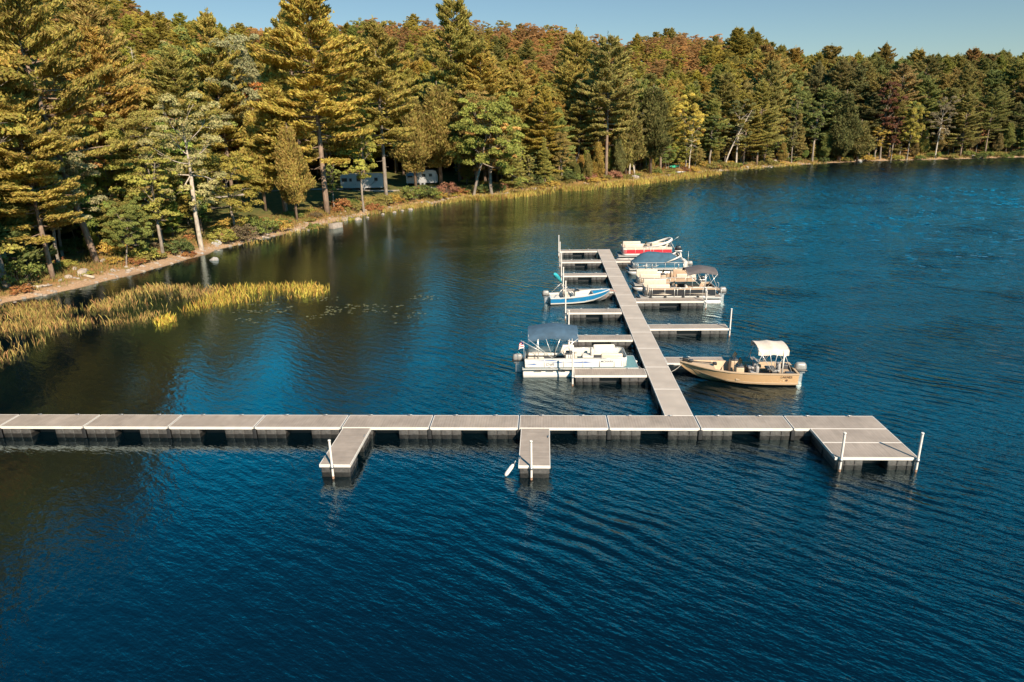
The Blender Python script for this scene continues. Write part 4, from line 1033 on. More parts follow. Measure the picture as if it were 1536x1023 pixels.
def pontoon_boat(label, loc, rz, L, hw, panels, seatm, tubem=None, deckm=None, front=.9, fz1=1.30, bow_rad=.35, stern_gap=.55, rows=None, boards=True):
    """deck boat on two tubes; +x is the bow; panels: list of (z0, z1, material) bands from deck up"""
    t = thing('pontoon_boat', label, 'boat', loc, rz)
    for s in (-1, 1): pontoon(t, s*(hw-.36), 0, L+.0, m_=tubem)
    d = MB(); d.box(-.0, L-.25, -hw, hw, .57, .64, 0)
    d.build('deck', deckm or M_CARPETG, t)
    rim = MB()
    for y in (-hw-.028, hw+.003): rim.box(-.0, L-.25, y, y+.025, .545, .655)
    rim.box(L-.25, L-.215, -hw-.02, hw+.02, .545, .655); rim.box(-.03, 0, -hw-.02, hw+.02, .545, .655)
    rim.build('deck_rim', M_RAIL, t)
    xa, xb = stern_gap, L-.25-front
    hf = hw-.05
    path = [(xa, hf-.0)]+fence_path(xa, xb, hf, bow_rad)+[(xa, -hf)]
    full = [(xa, hf)]+[(xa+(xb-bow_rad-xa)*q, hf) for q in (.2, .4, .6, .8)]+fence_path(xa, xb, hf, bow_rad)+[(xa+(xb-bow_rad-xa)*q, -hf) for q in (.8, .6, .4, .2)]+[(xa, -hf), (xa, 0), (xa, hf)]
    f = MB()
    for i, (z0, z1, m_) in enumerate(panels): wall_strip(f, full, z0, z1-.003, .028, i)
    fo = f.build('side_panels', [p[2] for p in panels], t)
    r_ = MB()
    ztop = fz1
    for z in (ztop, .70):
        r_.tube([(x, y, z) for x, y in full], .022, 6)
    for x, y in full[:-1]: r_.tube([(x, y, .66), (x, y, ztop)], .02, 6)
    r_.build('rail', M_RAIL, t)
    return t, fo, xa, xb, hf
def gate(t, x0, x1, y, z0, z1, m_=None):
    g = MB()
    for x in (x0, x1): g.tube([(x, y, z0-.03), (x, y, z1+.02)], .026, 6)
    g.tube([(x0, y, z1), (x1, y, z1)], .024, 6)
    if m_: g.box(x0+.03, x1-.03, y-.014, y+.014, z0, z1-.03, 1)
    return g.build('gate', [M_RAIL, m_ or M_RAIL], t)
# --- white pontoon boat with the navy canopy (bow to the walkway, +x) ---------------------------------
HW = 1.16
tA, foA, xa, xb, hf = pontoon_boat('white pontoon boat with blue stripes, navy canopy and a small flag', (-1.45, 43.02, 0), R(1.2), 7.75, HW, [(.67, 1.26, M_WPANEL)], M_WVIN, M_WHULL, M_CARPET, front=.72, fz1=1.30, stern_gap=.15)
st = MB()                                                           # stripes on the camera side panel
def dart(mb, x0, x1, z, h, y, mi=0):
    pts = [(x0, y, z), (x0+(x1-x0)*.75, y, z-h/2), (x1, y, z), (x0+(x1-x0)*.75, y, z+h/2)]
    mb.poly(pts, mi); mb.poly([(p[0], p[1]+.006, p[2]) for p in pts][::-1], mi)
ys = -hf-.006
for a in ((.75, 2.35, 1.16, .07), (.15, .95, .92, .09), (1.7, 2.7, 1.02, .06), (2.6, 4.6, 1.03, .10), (5.6, 5.0, .95, .03)): dart(st, *a, ys)
st.build('stripe_graphic', M_BLUES, foA)
lettering('name_lettering', 'Craft', .26, M_DKTXT, foA, side_matrix(1.75, ys-.002, .90, -1), .35)
gA = gate(tA, 5.0, 5.95, -hf-.01, .70, 1.26, M_WPANEL)
lettering('gate_lettering', 'MONARK', .19, M_DKTXT, gA, side_matrix(5.48, -hf-.03, 1.07, -1))
g2 = gate(tA, 3.7, 4.4, hf+.01, .70, 1.26)
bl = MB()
for i in range(8):                                                  # black strips that paint in the shade between the deck and the tube
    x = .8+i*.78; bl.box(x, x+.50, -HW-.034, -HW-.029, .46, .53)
couch(tA, .35, 2.1, .45, 1.02, .64, M_WVIN, M_DARKV); couch(tA, 2.15, 3.45, .45, 1.02, .64, M_WVIN, M_DARKV)
couch(tA, 4.75, 6.2, .45, 1.02, .64, M_WVIN, M_DARKV); couch(tA, 5.1, 6.5, -1.02, -.5, .64, M_CREAM, M_CREAM, 'y-')
couch(tA, 3.95, 4.7, -.1, .55, .64, M_WVIN, M_DARKV, 'x+', 'captain_chair', .5); couch(tA, 3.35, 4.0, -1.0, -.45, .64, M_CREAM, M_TANV, 'x-', 'captain_chair')
helm(tA, 3.05, -.62, .64, M_WVIN, True, 1)
couch(tA, .3, 1.4, -1.02, -.5, .64, M_CREAM, M_DARKV, 'y-', 'bench_seat', .32)
cc = MB(); cc.rbox(1.55, 2.3, -.9, -.45, .64, 1.02, .06); cc.rbox(2.35, 2.7, -.95, -.6, .64, 1.1, .05); cc.build('cooler_box', M_TANV, tA)
bimini(tA, .35, 3.6, 1.12, 2.66, .42, M_NAVY, (1.95, 1.32), drop=.22)
pp = MB()
for x in (1.02, 3.2):
    for y in (-hf, hf): pp.tube([(x, y, 1.3), (x, y, 2.66)], .026, 6)
pp.tube([(-.12, hf, 2.45), (2.0, hf, 1.32)], .022, 6); pp.tube([(-.12, -hf, 2.55), (2.0, -hf, 1.32)], .022, 6)
pp.build('canopy_pole', M_RAIL, tA)
ws = MB(); ws.poly([(-.02, hf, .68), (-.02, -.1, .68), (-.30, -.1, 1.34), (-.30, hf, 1.34)]); ws.poly([(-.04, hf, .68), (-.32, hf, 1.34), (-.32, -.1, 1.34), (-.04, -.1, .68)]); ws.build('stern_screen', M_TEALC, tA)
lp = MB(); lp.tube([(.08, -.95, .64), (.08, -.95, 2.45)], .014, 6); lo = lp.build('flag_pole', M_RAIL, tA)
fl = MB()
for i in range(6):
    z1 = 2.44-.075*i; pts = [(.06, -.95, z1), (-.10-.02*i, -.93, z1-.05), (-.20-.01*i, -.97, z1-.13), (-.20-.01*i, -.97, z1-.205), (-.10-.02*i, -.93, z1-.125), (.06, -.95, z1-.075)]
    fl.poly(pts, i % 2); fl.poly([(p[0], p[1]+.004, p[2]) for p in pts][::-1], i % 2)
fl.poly([(.06, -.956, 2.44), (.06, -.956, 2.24), (-.07, -.945, 2.21), (-.07, -.945, 2.41)], 2)
fl.build('flag', [M_FRED, M_FWHITE, M_FBLUE], lo)
bl.build('gap_shade_strip', M_BLK, tA)
wl = MB(); wl.box(0, 6.9, -HW+.0, -HW+.02, .1, .2)
outboard(tA, -.05, .72, M_COWL, 0, 1.12)
# --- black and tan pontoon boat near the long finger (bow to the walkway, -x) -------------------------
def bow_in(x, y, L): return (x+L, y, 0)
LD = 7.4
tD, foD, xa, xb, hf = pontoon_boat('black and tan pontoon boat with brown grey canopy behind the long finger', bow_in(8.45, 61.35, LD), R(180), LD, 1.2, [(.67, .76, M_WPANEL), (.76, 1.34, M_BPANEL), (1.34, 1.48, M_TPANEL)], M_CREAM, None, M_CARPETG, front=.35, bow_rad=.62, fz1=1.52)
sd = MB()
for a in ((6.2, 4.4, .92, .10), (3.2, 1.2, 1.0, .05), (2.6, 1.0, .86, .05), (5.6, 4.9, 1.05, .06)): dart(sd, *a, hf+.035)
sd.build('stripe_graphic', M_CREAM, foD)
gate(tD, 3.3, 4.2, hf+.03, .70, 1.48); gate(tD, 1.35, 1.42, hf+.03, .70, 1.48)
couch(tD, 4.6, 6.7, -1.05, -.5, .64, M_CREAM, M_TANV, 'y-', 'bench_seat', .85); couch(tD, 4.6, 6.6, .5, 1.05, .64, M_CREAM, M_TANV, 'y+', 'bench_seat', .78)
couch(tD, 1.0, 2.9, -1.05, -.5, .64, M_TANV, M_TANV, 'y-'); couch(tD, .8, 2.6, .55, 1.05, .64, M_CREAM, M_TANV, 'y+')
couch(tD, 3.0, 3.6, .2, .85, .64, M_CREAM, M_TANV, 'x-', 'captain_chair', .6); helm(tD, 4.2, .55, .64, M_TPANEL, True, 1)
couch(tD, 3.3, 3.9, -.8, -.2, .64, M_TANV, M_TANV, 'x+', 'captain_chair', .6)
bimini(tD, .45, 3.15, 1.14, 2.78, .26, M_BROWNC, (1.5, 1.32))
pp = MB(); pp.tube([(1.55, hf, 1.3), (1.55, hf, 2.75)], .035, 6); pp.tube([(1.62, -hf, 1.3), (1.62, -hf, 2.75)], .035, 6); pp.tube([(.3, hf-.1, 1.25), (.3, hf-.1, 1.9), (.45, hf-.1, 2.0)], .02, 6)
pp.tube([(-.05, hf-.3, .66), (-.05, hf-.3, 1.35), (-.05, hf-.7, 1.35), (-.05, hf-.7, .66)], .022, 6); pp.build('canopy_pole', M_RAIL, tD)
ag = MB(); ag.box(.2, .75, -.6, .6, 1.1, 1.22); ag.rbox(.15, .7, .1, .9, 1.22, 1.36, .05); ag.build('sun_pad', M_TANV, tD)
bp = MB(); bp.box(0, 1.6, hf+.033, hf+.06, .56, .66); bp.build('swim_step', M_WPANEL, tD)
outboard(tD, -.05, .72, M_COWL, 0, 1.12)
for x in (6.3, 5.0, 3.4, 2.1):
    bmp = MB(); bmp.rbox(x-.10, x+.10, 1.21, 1.36, .42, .82, .05); bmp.build('bumper', M_RUB, tD)
# --- tan pontoon boat behind it ----------------------------------------------------------------------
LE = 6.6
tE, foE, xa, xb, hf = pontoon_boat('tan pontoon boat squeezed between the black one and the blue covered one', bow_in(8.55, 66.4, LE), R(180), LE, 1.2, [(.67, .80, M_CREAM), (.80, .86, M_BPANEL), (.86, 1.24, M_TPANEL)], M_CREAM, None, M_CARPETG, front=.3, bow_rad=.55)
couch(tE, 3.9, 6.0, -1.05, -.5, .64, M_CREAM, M_TANV, 'y-', 'bench_seat', .66); couch(tE, 3.9, 5.9, .5, 1.05, .64, M_CREAM, M_TANV, 'y+', 'bench_seat', .6)
couch(tE, .5, 2.4, .5, 1.05, .64, M_CREAM, M_TANV, 'y+', 'bench_seat', .6); couch(tE, .8, 2.4, -1.05, -.5, .64, M_TANV, M_TANV, 'y-', 'bench_seat', .66)
couch(tE, 2.7, 3.3, .1, .8, .64, M_TANV, M_TANV, 'x-', 'captain_chair', .7); helm(tE, 3.6, .55, .64, M_TPANEL, True, 1)
gate(tE, 3.0, 3.8, hf+.03, .70, 1.24)
fb = MB(); fb.tube([(1.0, -1.1, 1.3), (.75, -.9, 1.75), (.2, .6, 1.85)], [.09, .12, .10], 8); fb.build('folded_canopy', M_CREAMC, tE)
outboard(tE, -.05, .72, M_COWLB, 0, 1.0)
# --- pontoon boat under the blue cover ----------------------------------------------------------------
LF = 6.5
tF, foF, xa, xb, hf = pontoon_boat('pontoon boat under a peaked blue mooring cover with white folded canopy arms', bow_in(8.9, 73.6, LF), R(180), LF, 1.22, [(.67, .74, M_WPANEL), (.74, 1.18, M_BLUEF)], M_WVIN, None, M_CARPETG, front=.3, bow_rad=.5)
cv = MB(); rings = []
for x, w, zt, zb in ((6.0, .50, 1.32, 1.20), (5.7, 1.05, 1.52, 1.16), (5.0, 1.18, 2.1, 1.15), (4.2, 1.18, 2.35, 1.15), (3.4, 1.18, 2.3, 1.15), (2.6, 1.18, 2.2, 1.15), (1.8, 1.18, 2.2, 1.15), (1.0, 1.18, 1.70, 1.15), (.6, 1.0, 1.35, 1.15)):
    rings.append([(x, -w, zb-.12), (x, -w, zb)]+[(x, w*u, zb+(zt-zb)*(1-abs(u)**1.5)) for u in (-.85, -.6, -.35, -.12, .12, .35, .6, .85)]+[(x, w, zb), (x, w, zb-.12)])
cv.grid(rings, 0, False); cv.poly(rings[0]); cv.poly(rings[-1][::-1]); cv.build('mooring_cover', M_BLUEC, tF)
sw = MB()
for x0, x1, z0, z1 in ((5.9, 4.1, .82, 1.1), (3.9, 3.2, .8, 1.05)): sw.tube([(x0, hf+.04, z0), (x1, hf+.04, z1)], .02, 5)
for x in (5.4, 4.55, 3.9, 1.1, .6): sw.tube([(x, hf+.04, .66), (x, hf+.04, 1.2)], .03, 6)
sw.tube([(6.0, hf+.04, .95), (3.3, hf+.04, .95)], .018, 5); sw.build('panel_trim', M_RAIL, tF)
fc = MB()
for s in (-1, 1): fc.tube([(2.6, s*1.18, 1.25), (1.5, s*1.15, 1.7), (.9, s*1.1, 2.0)], [.05, .09, .08], 8); fc.tube([(.9, s*1.1, 2.0), (.3, s*1.1, 1.2)], .03, 6)
fc.tube([(.9, -1.1, 2.0), (.75, 0, 2.12), (.9, 1.1, 2.0)], .09, 8); fc.build('folded_canopy', M_WVIN, tF)
mo = MB(); mo.rbox(.05, .5, -.9, .9, .64, 1.35, .1); mo.build('stern_seat', M_WVIN, tF)
lt = MB(); lt.tube([(.1, 1.0, .66), (.1, 1.0, 2.5)], .02, 6); lt.build('light_pole', M_RAIL, tF)
outboard(tF, -.05, .72, M_COWL, 0, 1.0)
# --- red and tan pontoon boat, farthest --------------------------------------------------------------
LG = 6.9
tG, foG, xa, xb, hf = pontoon_boat('red and cream pontoon boat with black motor, farthest along the walkway', bow_in(8.45, 80.6, LG), R(180), LG, 1.22, [(.67, .84, M_WPANEL), (.84, 1.24, M_RPANEL), (1.24, 1.46, M_CREAM)], M_CREAM, None, M_CARPETG, front=.45, bow_rad=.4, fz1=1.48); tG.scale = (1, 1, 1.15)
couch(tG, 3.9, 6.0, -1.05, -.5, .64, M_CREAM, M_TANV, 'y-', 'bench_seat', .75); couch(tG, 3.9, 6.0, .5, 1.05, .64, M_CREAM, M_TANV, 'y+', 'bench_seat', .75)
couch(tG, .6, 2.6, -1.05, -.5, .64, M_CREAM, M_TANV, 'y-', 'bench_seat', .6); couch(tG, 1.0, 2.8, .5, 1.05, .64, M_CREAM, M_TANV, 'y+', 'bench_seat', .5)
gate(tG, 3.0, 3.8, hf+.03, .70, 1.44); helm(tG, 3.5, .5, .64, M_TPANEL, True, 1)
tb = MB(); tb.tube([(3.3, 1.1, 1.5), (2.2, 1.1, 1.62), (1.0, 1.05, 1.95), (.55, .6, 2.1), (.45, 0, 2.12), (.55, -.6, 2.1), (1.0, -1.05, 1.95), (2.2, -1.1, 1.62), (3.3, -1.1, 1.5)], [.06, .10, .13, .14, .14, .14, .13, .10, .06], 10)
tb.build('folded_canopy', M_WVIN, tG)
ta = MB(); ta.tube([(.5, .9, 2.05), (-.2, .95, 2.5)], .015, 6)
for s in (-1, 1): ta.tube([(1.0, s*1.05, 1.9), (1.2, s*hf, 1.32)], .025, 6); ta.tube([(.7, s*.9, 2.0), (.25, s*hf, 1.32)], .025, 6)
ta.build('canopy_frame', M_RAIL, tG)
outboard(tG, -.08, .80, M_COWLB, 0, 1.25)
# --- open hulls ---------------------------------------------------------------------------------------
def hull_boat(t, st_, outm, bands, inm, floor_z, cap_m, deck_from=None, deckm=None):
    """st_: stations (x, half beam at chine, half beam at gunwale, keel z, chine z, gunwale z); bands: levels 0..1 between chine and gunwale with material"""
    b = MB(); lev = [0]+[q[0] for q in bands]
    mats = [outm]+[q[1] for q in bands]
    for s in (-1, 1):
        bot = [[(x, 0, zk), (x, s*bc, zc)] for x, bc, bg, zk, zc, zg in st_]
        b.grid(bot if s > 0 else bot[::-1], 0, False)
        for i in range(len(bands)):
            q0, q1 = lev[i], lev[i+1]
            rr = [[(x, s*(bc+(bg-bc)*q0**.8), zc+(zg-zc)*q0), (x, s*(bc+(bg-bc)*q1**.8), zc+(zg-zc)*q1)] for x, bc, bg, zk, zc, zg in st_]
            b.grid(rr if s > 0 else rr[::-1], i+1, False)
    x, bc, bg, zk, zc, zg = st_[0]
    b.poly([(x, bg, zg), (x, bc, zc), (x, 0, zk), (x, -bc, zc), (x, -bg, zg)], len(bands))
    h = b.build('hull', mats, t)
    g = MB(); w = .09
    for s in (-1, 1):
        rr = [[(x, s*(bg+.03), zg-.05), (x, s*(bg+.035), zg+.012), (x, s*max(bg-w, .0), zg+.018), (x, s*max(bg-w, .0), zg-.04)] for x, bc, bg, zk, zc, zg in st_]
        g.grid(rr if s > 0 else rr[::-1], 0, True, sm=False)
    x, bc, bg, zk, zc, zg = st_[0]; g.box(x-.03, x+.09, -bg, bg, zg-.04, zg+.02)
    g.build('gunwale', cap_m, h)
    i_ = MB()
    ins = [(x, max(bg-w, .01), zg) for x, bc, bg, zk, zc, zg in st_]
    low = []
    for x, bc, bg, zk, zc, zg in st_:
        zf = min(max(floor_z, zc+.06), zg-.03); q = (zf-zc)/(zg-zc); low.append((x, max(min(bg-w-.05, bc+(bg-bc)*max(q, 0)**.8-.05), .004), zf))
    for s in (-1, 1):
        rr = [[(x, s*bi, zg), (x2, s*bl, zf)] for (x, bi, zg), (x2, bl, zf) in zip(ins, low)]
        i_.grid(rr if s < 0 else rr[::-1], 0, False)
    i_.grid([[(x, -bl, zf), (x, bl, zf)] for x, bl, zf in low], 1, False)
    i_.build('inner_liner', inm, h)
    if deck_from is not None:
        d = MB(); sel = [(x, bi, zg) for x, bi, zg in ins if x >= deck_from]
        d.grid([[(x, -bi, zg-.03), (x, 0, zg+.02), (x, bi, zg-.03)] for x, bi, zg in sel], 0, False); x, bi, zg = sel[0]
        d.poly([(x, -bi, zg-.03), (x, 0, zg+.02), (x, bi, zg-.03), (x, bi*.6, floor_z+.15), (x, -bi*.6, floor_z+.15)])
        d.build('bow_deck', deckm, h)
    return h
# tan fishing boat with cream canopy
tB = thing('fishing_boat', 'tan open fishing boat with cream canopy and grey outboard', 'boat', (15.75, 41.25, 0), R(180-2.2))
stB = [(0, .95, 1.08, -.22, .10, .86), (.8, .97, 1.10, -.22, .10, .86), (2.0, .97, 1.13, -.22, .11, .87), (3.2, .92, 1.13, -.20, .14, .90), (4.2, .78, 1.06, -.16, .22, .95), (5.0, .56, .90, -.02, .38, 1.02), (5.7, .34, .68, .16, .54, 1.10), (6.3, .15, .42, .44, .78, 1.18), (6.8, .05, .20, .78, 1.0, 1.25), (7.1, .01, .05, 1.04, 1.14, 1.29)]
hB = hull_boat(tB, stB, M_TANH, [(.06, M_TANI), (1.0, M_TANH)], [M_TANI, M_CARPETG], .34, M_TANI, 4.6, M_TANI)
chn = MB()
for s in (-1, 1): chn.tube([(x, s*(bc+.012+(bg-bc)*.10), zc+(zg-zc)*.16) for x, bc, bg, zk, zc, zg in stB[:-1]], .028, 6)
chn.build('spray_rail', M_TANI, hB)
lettering('name_lettering', 'LAKNES', .20, M_BRTXT, hB, side_matrix(.75, 1.092, .66, 1)); sq = MB(); sq.box(.66, .76, 1.03, 1.075, .40, .50); sq.build('hull_mark', M_BRTXT, hB)
dk = MB(); dk.rbox(.10, 1.0, -.95, .95, .34, .66, .04); dk.build('stern_deck', M_TANI, tB)
sb = MB(); sb.rbox(1.2, 3.3, -.96, -.76, .36, .80, .05); sb.rbox(1.4, 3.2, .76, .96, .36, .78, .05); sb.build('side_locker', M_TANI, tB)
helm(tB, 3.55, .62, .34, M_TANI, True, 1); helm(tB, 3.6, -.62, .34, M_TANI, True, 1)
for x, y in ((2.6, .5), (2.5, -.5), (1.15, .0)):
    c = couch(tB, x-.25, x+.25, y-.25, y+.25, .36, M_GREYV, M_DARKV, 'x-', 'swivel_seat', .45)
ln = MB(); ln.rbox(1.2, 1.75, -.35, .3, .8, .92, .04); ln.build('seat_cushion', M_DARKV, tB)
bimini(tB, .72, 2.55, .98, 2.36, .16, M_CREAMC, (1.6, .98), drop=.30, bow=.05, sag=.09)
pp = MB(); pp.tube([(1.05, 1.02, .9), (1.0, 1.0, 2.25)], .05, 8); pp.build('canopy_boot_pole', M_WVIN, tB)
tm = MB(); tm.tube([(6.7, .0, 1.30), (5.1, .15, 1.22)], .03, 6); tm.rbox(6.55, 6.95, -.12, .14, 1.28, 1.52, .05); tm.tube([(6.8, 0, 1.4), (7.15, .2, 1.52)], .04, 6); tm.rbox(6.3, 6.6, .0, .22, 1.26, 1.42, .05); tm.rbox(4.85, 5.1, .1, .32, 1.12, 1.3, .04); tm.build('trolling_motor', M_BLK, tB)
rod = MB(); rod.tube([(2.95, .9, .8), (2.98, .7, 2.3)], .012, 5); rod.tube([(1.0, .9, .8), (1.05, .8, 1.75)], .012, 5); rod.build('fishing_rod', M_BLK, tB)
bt = MB(); bt.rbox(.15, .7, .4, .9, .66, .82, .04); bt.rbox(.25, .6, -.8, -.35, .66, .95, .05); bt.build('battery_box', M_DARKV, tB)
outboard(tB, -.05, .66, M_COWL, 0, 1.2)
# blue and white runabout with the folded teal canopy
tC = thing('runabout_boat', 'blue and white runabout with folded teal canopy standing upright', 'boat', (.45, 61.05, 0), R(7))
stC = [(0, .88, 1.0, -.18, .06, .66), (.9, .90, 1.03, -.18, .06, .66), (2.0, .90, 1.04, -.18, .07, .70), (3.1, .82, 1.0, -.15, .11, .78), (4.0, .64, .88, -.10, .22, .88), (4.7, .42, .66, .0, .40, .97), (5.2, .20, .40, .16, .60, 1.04), (5.6, .02, .08, .50, .88, 1.10)]
hC = hull_boat(tC, stC, M_ALU, [(.20, M_WHULL), (.84, M_BLUEP), (1.0, M_WHULL)], [M_WVIN, M_CARPETG], .28, M_WHULL, 3.9, M_BLUEP)
lettering('registration_lettering', 'ME 4713', .17, M_DKTXT, hC, side_matrix(1.75, -1.045, .53, -1))
sd = MB(); sd.rbox(2.0, 3.1, .60, .84, .30, .72, .05); sd.build('side_locker', M_WVIN, tC); sd = MB(); sd.rbox(1.9, 2.9, -.84, -.62, .30, .72, .05); sd.build('side_locker', M_WVIN, tC); sd = MB(); sd.rbox(.12, .9, -.85, .85, .28, .60, .05); sd.build('stern_bench', M_WVIN, tC)
couch(tC, 1.3, 1.8, .15, .65, .30, M_CREAM, M_GREYV, 'x-', 'swivel_seat', .4); couch(tC, 1.3, 1.8, -.65, -.15, .30, M_CREAM, M_GREYV, 'x-', 'swivel_seat', .4)
helm(tC, 2.5, -.45, .28, M_WVIN, True, 1)
tb = MB(); tb.tube([(1.28, .95, 1.62), (.95, .5, 2.1), (.62, 0, 2.5), (.45, -.5, 2.8)], [.06, .17, .22, .12], 10); tb.build('folded_canopy', M_TEALC, tC)
cf = MB()
for s in (-1, 1): cf.tube([(1.6, s*.98, .72), (1.25, s*.92, 1.6)], .022, 6); cf.tube([(.3, s*.98, .70), (1.25, s*.92, 1.62)], .018, 6); cf.tube([(2.2, s*.98, .74), (1.5, s*.95, 1.4)], .018, 6)
cf.build('canopy_frame', M_RAIL, tC)
rp = MB(); rp.tube([(5.5, 0, 1.05), (5.35, -.1, .55), (5.15, -.12, .25)], .02, 5); rp.tube([(5.3, -.05, 1.08), (5.9, -.1, .95), (6.3, .2, .78)], .015, 5); rp.build('bow_rope', M_ORNG, tC)
outboard(tC, -.05, .62, M_COWL, 0, 1.05)

# mooring lines from the boats to the docks
M_ROPE = mat('white_rope', (.45, .42, .38), .9)
def line(a, b, label, sag=.18):
    a, b = Vector(a), Vector(b); q = MB(); q.tube([a.lerp(b, i/6)-Vector((0, 0, sag*math.sin(math.pi*i/6))) for i in range(7)], .014, 5)
    tag(q.build('mooring_line', M_ROPE), label, 'rope', 'mooring lines of the boats')
line((6.05, 42.2, .72), (6.55, 41.4, .72), 'mooring line from the bow of the white pontoon boat to the walkway', .08)
line((.2, 41.95, .72), (2.1, 41.65, .74), 'mooring line from the stern of the white pontoon boat to its finger', .1)
line((8.9, 41.55, 1.22), (8.0, 41.0, .72), 'mooring line from the bow of the tan fishing boat to the walkway', .1)
line((14.9, 42.4, .9), (13.9, 43.6, .74), 'mooring line from the stern of the tan fishing boat to the finger behind', .12)
line((5.9, 61.7, 1.05), (6.5, 61.2, .72), 'mooring line from the bow of the blue runabout to the walkway', .08)
line((10.0, 60.15, .72), (9.6, 59.75, .74), 'bow side mooring line of the black and tan pontoon boat', .05)
line((13.4, 60.15, .72), (13.45, 59.78, .74), 'stern side mooring line of the black and tan pontoon boat', .05)
# ------------------------------------------------------------------ reeds
def inside(p, poly):
    x, y = p; c = False; n = len(poly)
    for i in range(n):
        x1, y1 = poly[i]; x2, y2 = poly[(i+1) % n]
        if (y1 > y) != (y2 > y) and x < (x2-x1)*(y-y1)/(y2-y1)+x1: c = not c
    return c
def blades(P, r, h0, h1, wd, bend=.22):
    """thin upright leaf blades standing on points P"""
    n = len(P); h = h0+(h1-h0)*r.random(n); a = r.random(n)*6.28
    s = np.stack([np.cos(a), np.sin(a), np.zeros(n)], 1)*wd*(.6+.8*r.random(n))[:, None]
    b = r.normal(size=(n, 3))*np.array([1, 1, 0])*bend*h[:, None]
    up = np.array([0, 0, 1.])*h[:, None]
    return np.stack([P-s, P+s, P+up*.6+b*.35+s*.6, P+up+b], 1).reshape(-1, 3)
def seg_d(x, y, a, b):
    dx, dy = b[0]-a[0], b[1]-a[1]; t = min(max(((x-a[0])*dx+(y-a[1])*dy)/(dx*dx+dy*dy+1e-9), 0), 1); return math.hypot(x-a[0]-t*dx, y-a[1]-t*dy)
def reed_bed(name, label, poly, n, seed, h0, h1, col, wd=.03, patch=.5):
    r = np.random.default_rng(seed); xs = [p[0] for p in poly]; ys = [p[1] for p in poly]; P = []; T = []
    while len(P) < n:
        x, y = r.uniform(min(xs), max(xs)), r.uniform(min(ys), max(ys))
        if not inside((x, y), poly): continue
        q = float(vnoise(x/3.2, y/3.2, seed)*.65+vnoise(x/1.1, y/1.1, seed+1)*.35)
        e = min(seg_d(x, y, poly[i], poly[(i+1) % len(poly)]) for i in range(len(poly)))
        if r.random() > np.clip((q-patch+.18)*4.5, .03, 1)*np.clip(e/1.5+q-.45, .03, 1): continue
        P.append((x, y, -.05)); T.append(.25+.75*float(vnoise(x/4, y/4, seed+3))*.8+r.normal()*.14)
    P = np.array(P)
    o = np_mesh(name, blades(P, r, h0, h1, wd), 4, M_REED, np.clip(np.array(T), 0, 1)); o.color = (*col, 1)
    return tag(o, label, 'reeds', kind='stuff')
PP = lambda *a: [tuple(at(x, y, 0)[:2]) for x, y in a]
reed_bed('reed_bed', 'yellow reeds standing in the shallows below the narrow beach', PP((-60, 462), (0, 462), (80, 452), (150, 440), (240, 428), (330, 430), (330, 446), (262, 462), (240, 476), (215, 484), (160, 492), (100, 505), (40, 530), (0, 552), (-60, 590)), 5000, 21, .22, .72, (.40, .28, .085), .015, .62)
reed_bed('reed_bed', 'bright yellow strip of reeds reaching out into the dark water', PP((330, 431), (400, 428), (470, 427), (496, 432), (492, 446), (440, 450), (380, 455), (330, 462), (262, 473)), 1900, 22, .3, .8, (.50, .36, .06), .018, .48)
reed_bed('reed_bed', 'small isolated clump of bright reeds', PP((226, 484), (240, 476), (258, 474), (268, 480), (256, 489), (236, 492)), 260, 23, .3, .7, (.54, .40, .055), .018, .3)
# strip of reeds along the middle shore, in the water
def shore_strip(px0, px1, d0, d1, n, seed, h0, h1, col, name, label, cat, wd, zoff=0.0, dens=None):
    r = np.random.default_rng(seed); P = []; T = []; tries = 0
    az = az_px(SP[:, 0], SP[:, 1]); ok = [i for i in range(len(SP)) if px0 < az[i] < px1 and SP[i][1] > 20]
    while len(P) < n and tries < n*30:
        tries += 1; i = ok[r.integers(len(ok))]; d = r.uniform(d0, d1)
        x = SP[i][0]+NRM[i][0]*d+r.normal()*.6; y = SP[i][1]+NRM[i][1]*d+r.normal()*.6
        q = float(vnoise(x/4.5, y/4.5, seed)*.6+vnoise(x/1.3, y/1.3, seed+1)*.4)
        if r.random() > np.clip((q-.36)*4, .05, 1): continue
        P.append((x, y, max(float(ground_z(x, y, d)), -.05)+zoff-.03)); T.append(.2+.8*float(vnoise(x/5, y/5, seed+3))+r.normal()*.12)
    o = np_mesh(name, blades(np.array(P), r, h0, h1, wd), 4, M_REED, np.clip(np.array(T), 0, 1)); o.color = (*col, 1)
    return tag(o, label, cat, kind='stuff')
shore_strip(690, 1062, -7.5, .3, 9000, 31, .6, 1.3, (.36, .26, .06), 'reed_bed', 'straw coloured reeds along the waterline behind the boats', 'reeds', .05)
shore_strip(520, 700, -2.2, .4, 2200, 32, .4, .9, (.36, .27, .07), 'reed_bed', 'thin straw reeds along the bank below the campers', 'reeds', .04)
shore_strip(330, 520, -2.0, -.2, 500, 33, .3, .8, (.36, .27, .07), 'reed_bed', 'sparse reeds in the dark water off the stone block', 'reeds', .03)
shore_strip(1060, 1240, -1.5, 1.5, 1500, 34, .4, 1.0, (.34, .25, .06), 'reed_bed', 'dry grass on the waterline of the far spit', 'grass', .06)
shore_strip(-200, 470, 2.2, 9, 9000, 35, .25, .6, (.20, .17, .05), 'bank_grass', 'tufted grass on the near bank', 'grass', .03)
shore_strip(420, 1100, 1.2, 9, 14000, 36, .25, .7, (.24, .18, .05), 'bank_grass', 'dry grass on the bank below the campers', 'grass', .045)
shore_strip(1060, 1560, .8, 7, 5000, 37, .3, .8, (.22, .17, .055), 'bank_grass', 'dry grass on the far shore', 'grass', .07)
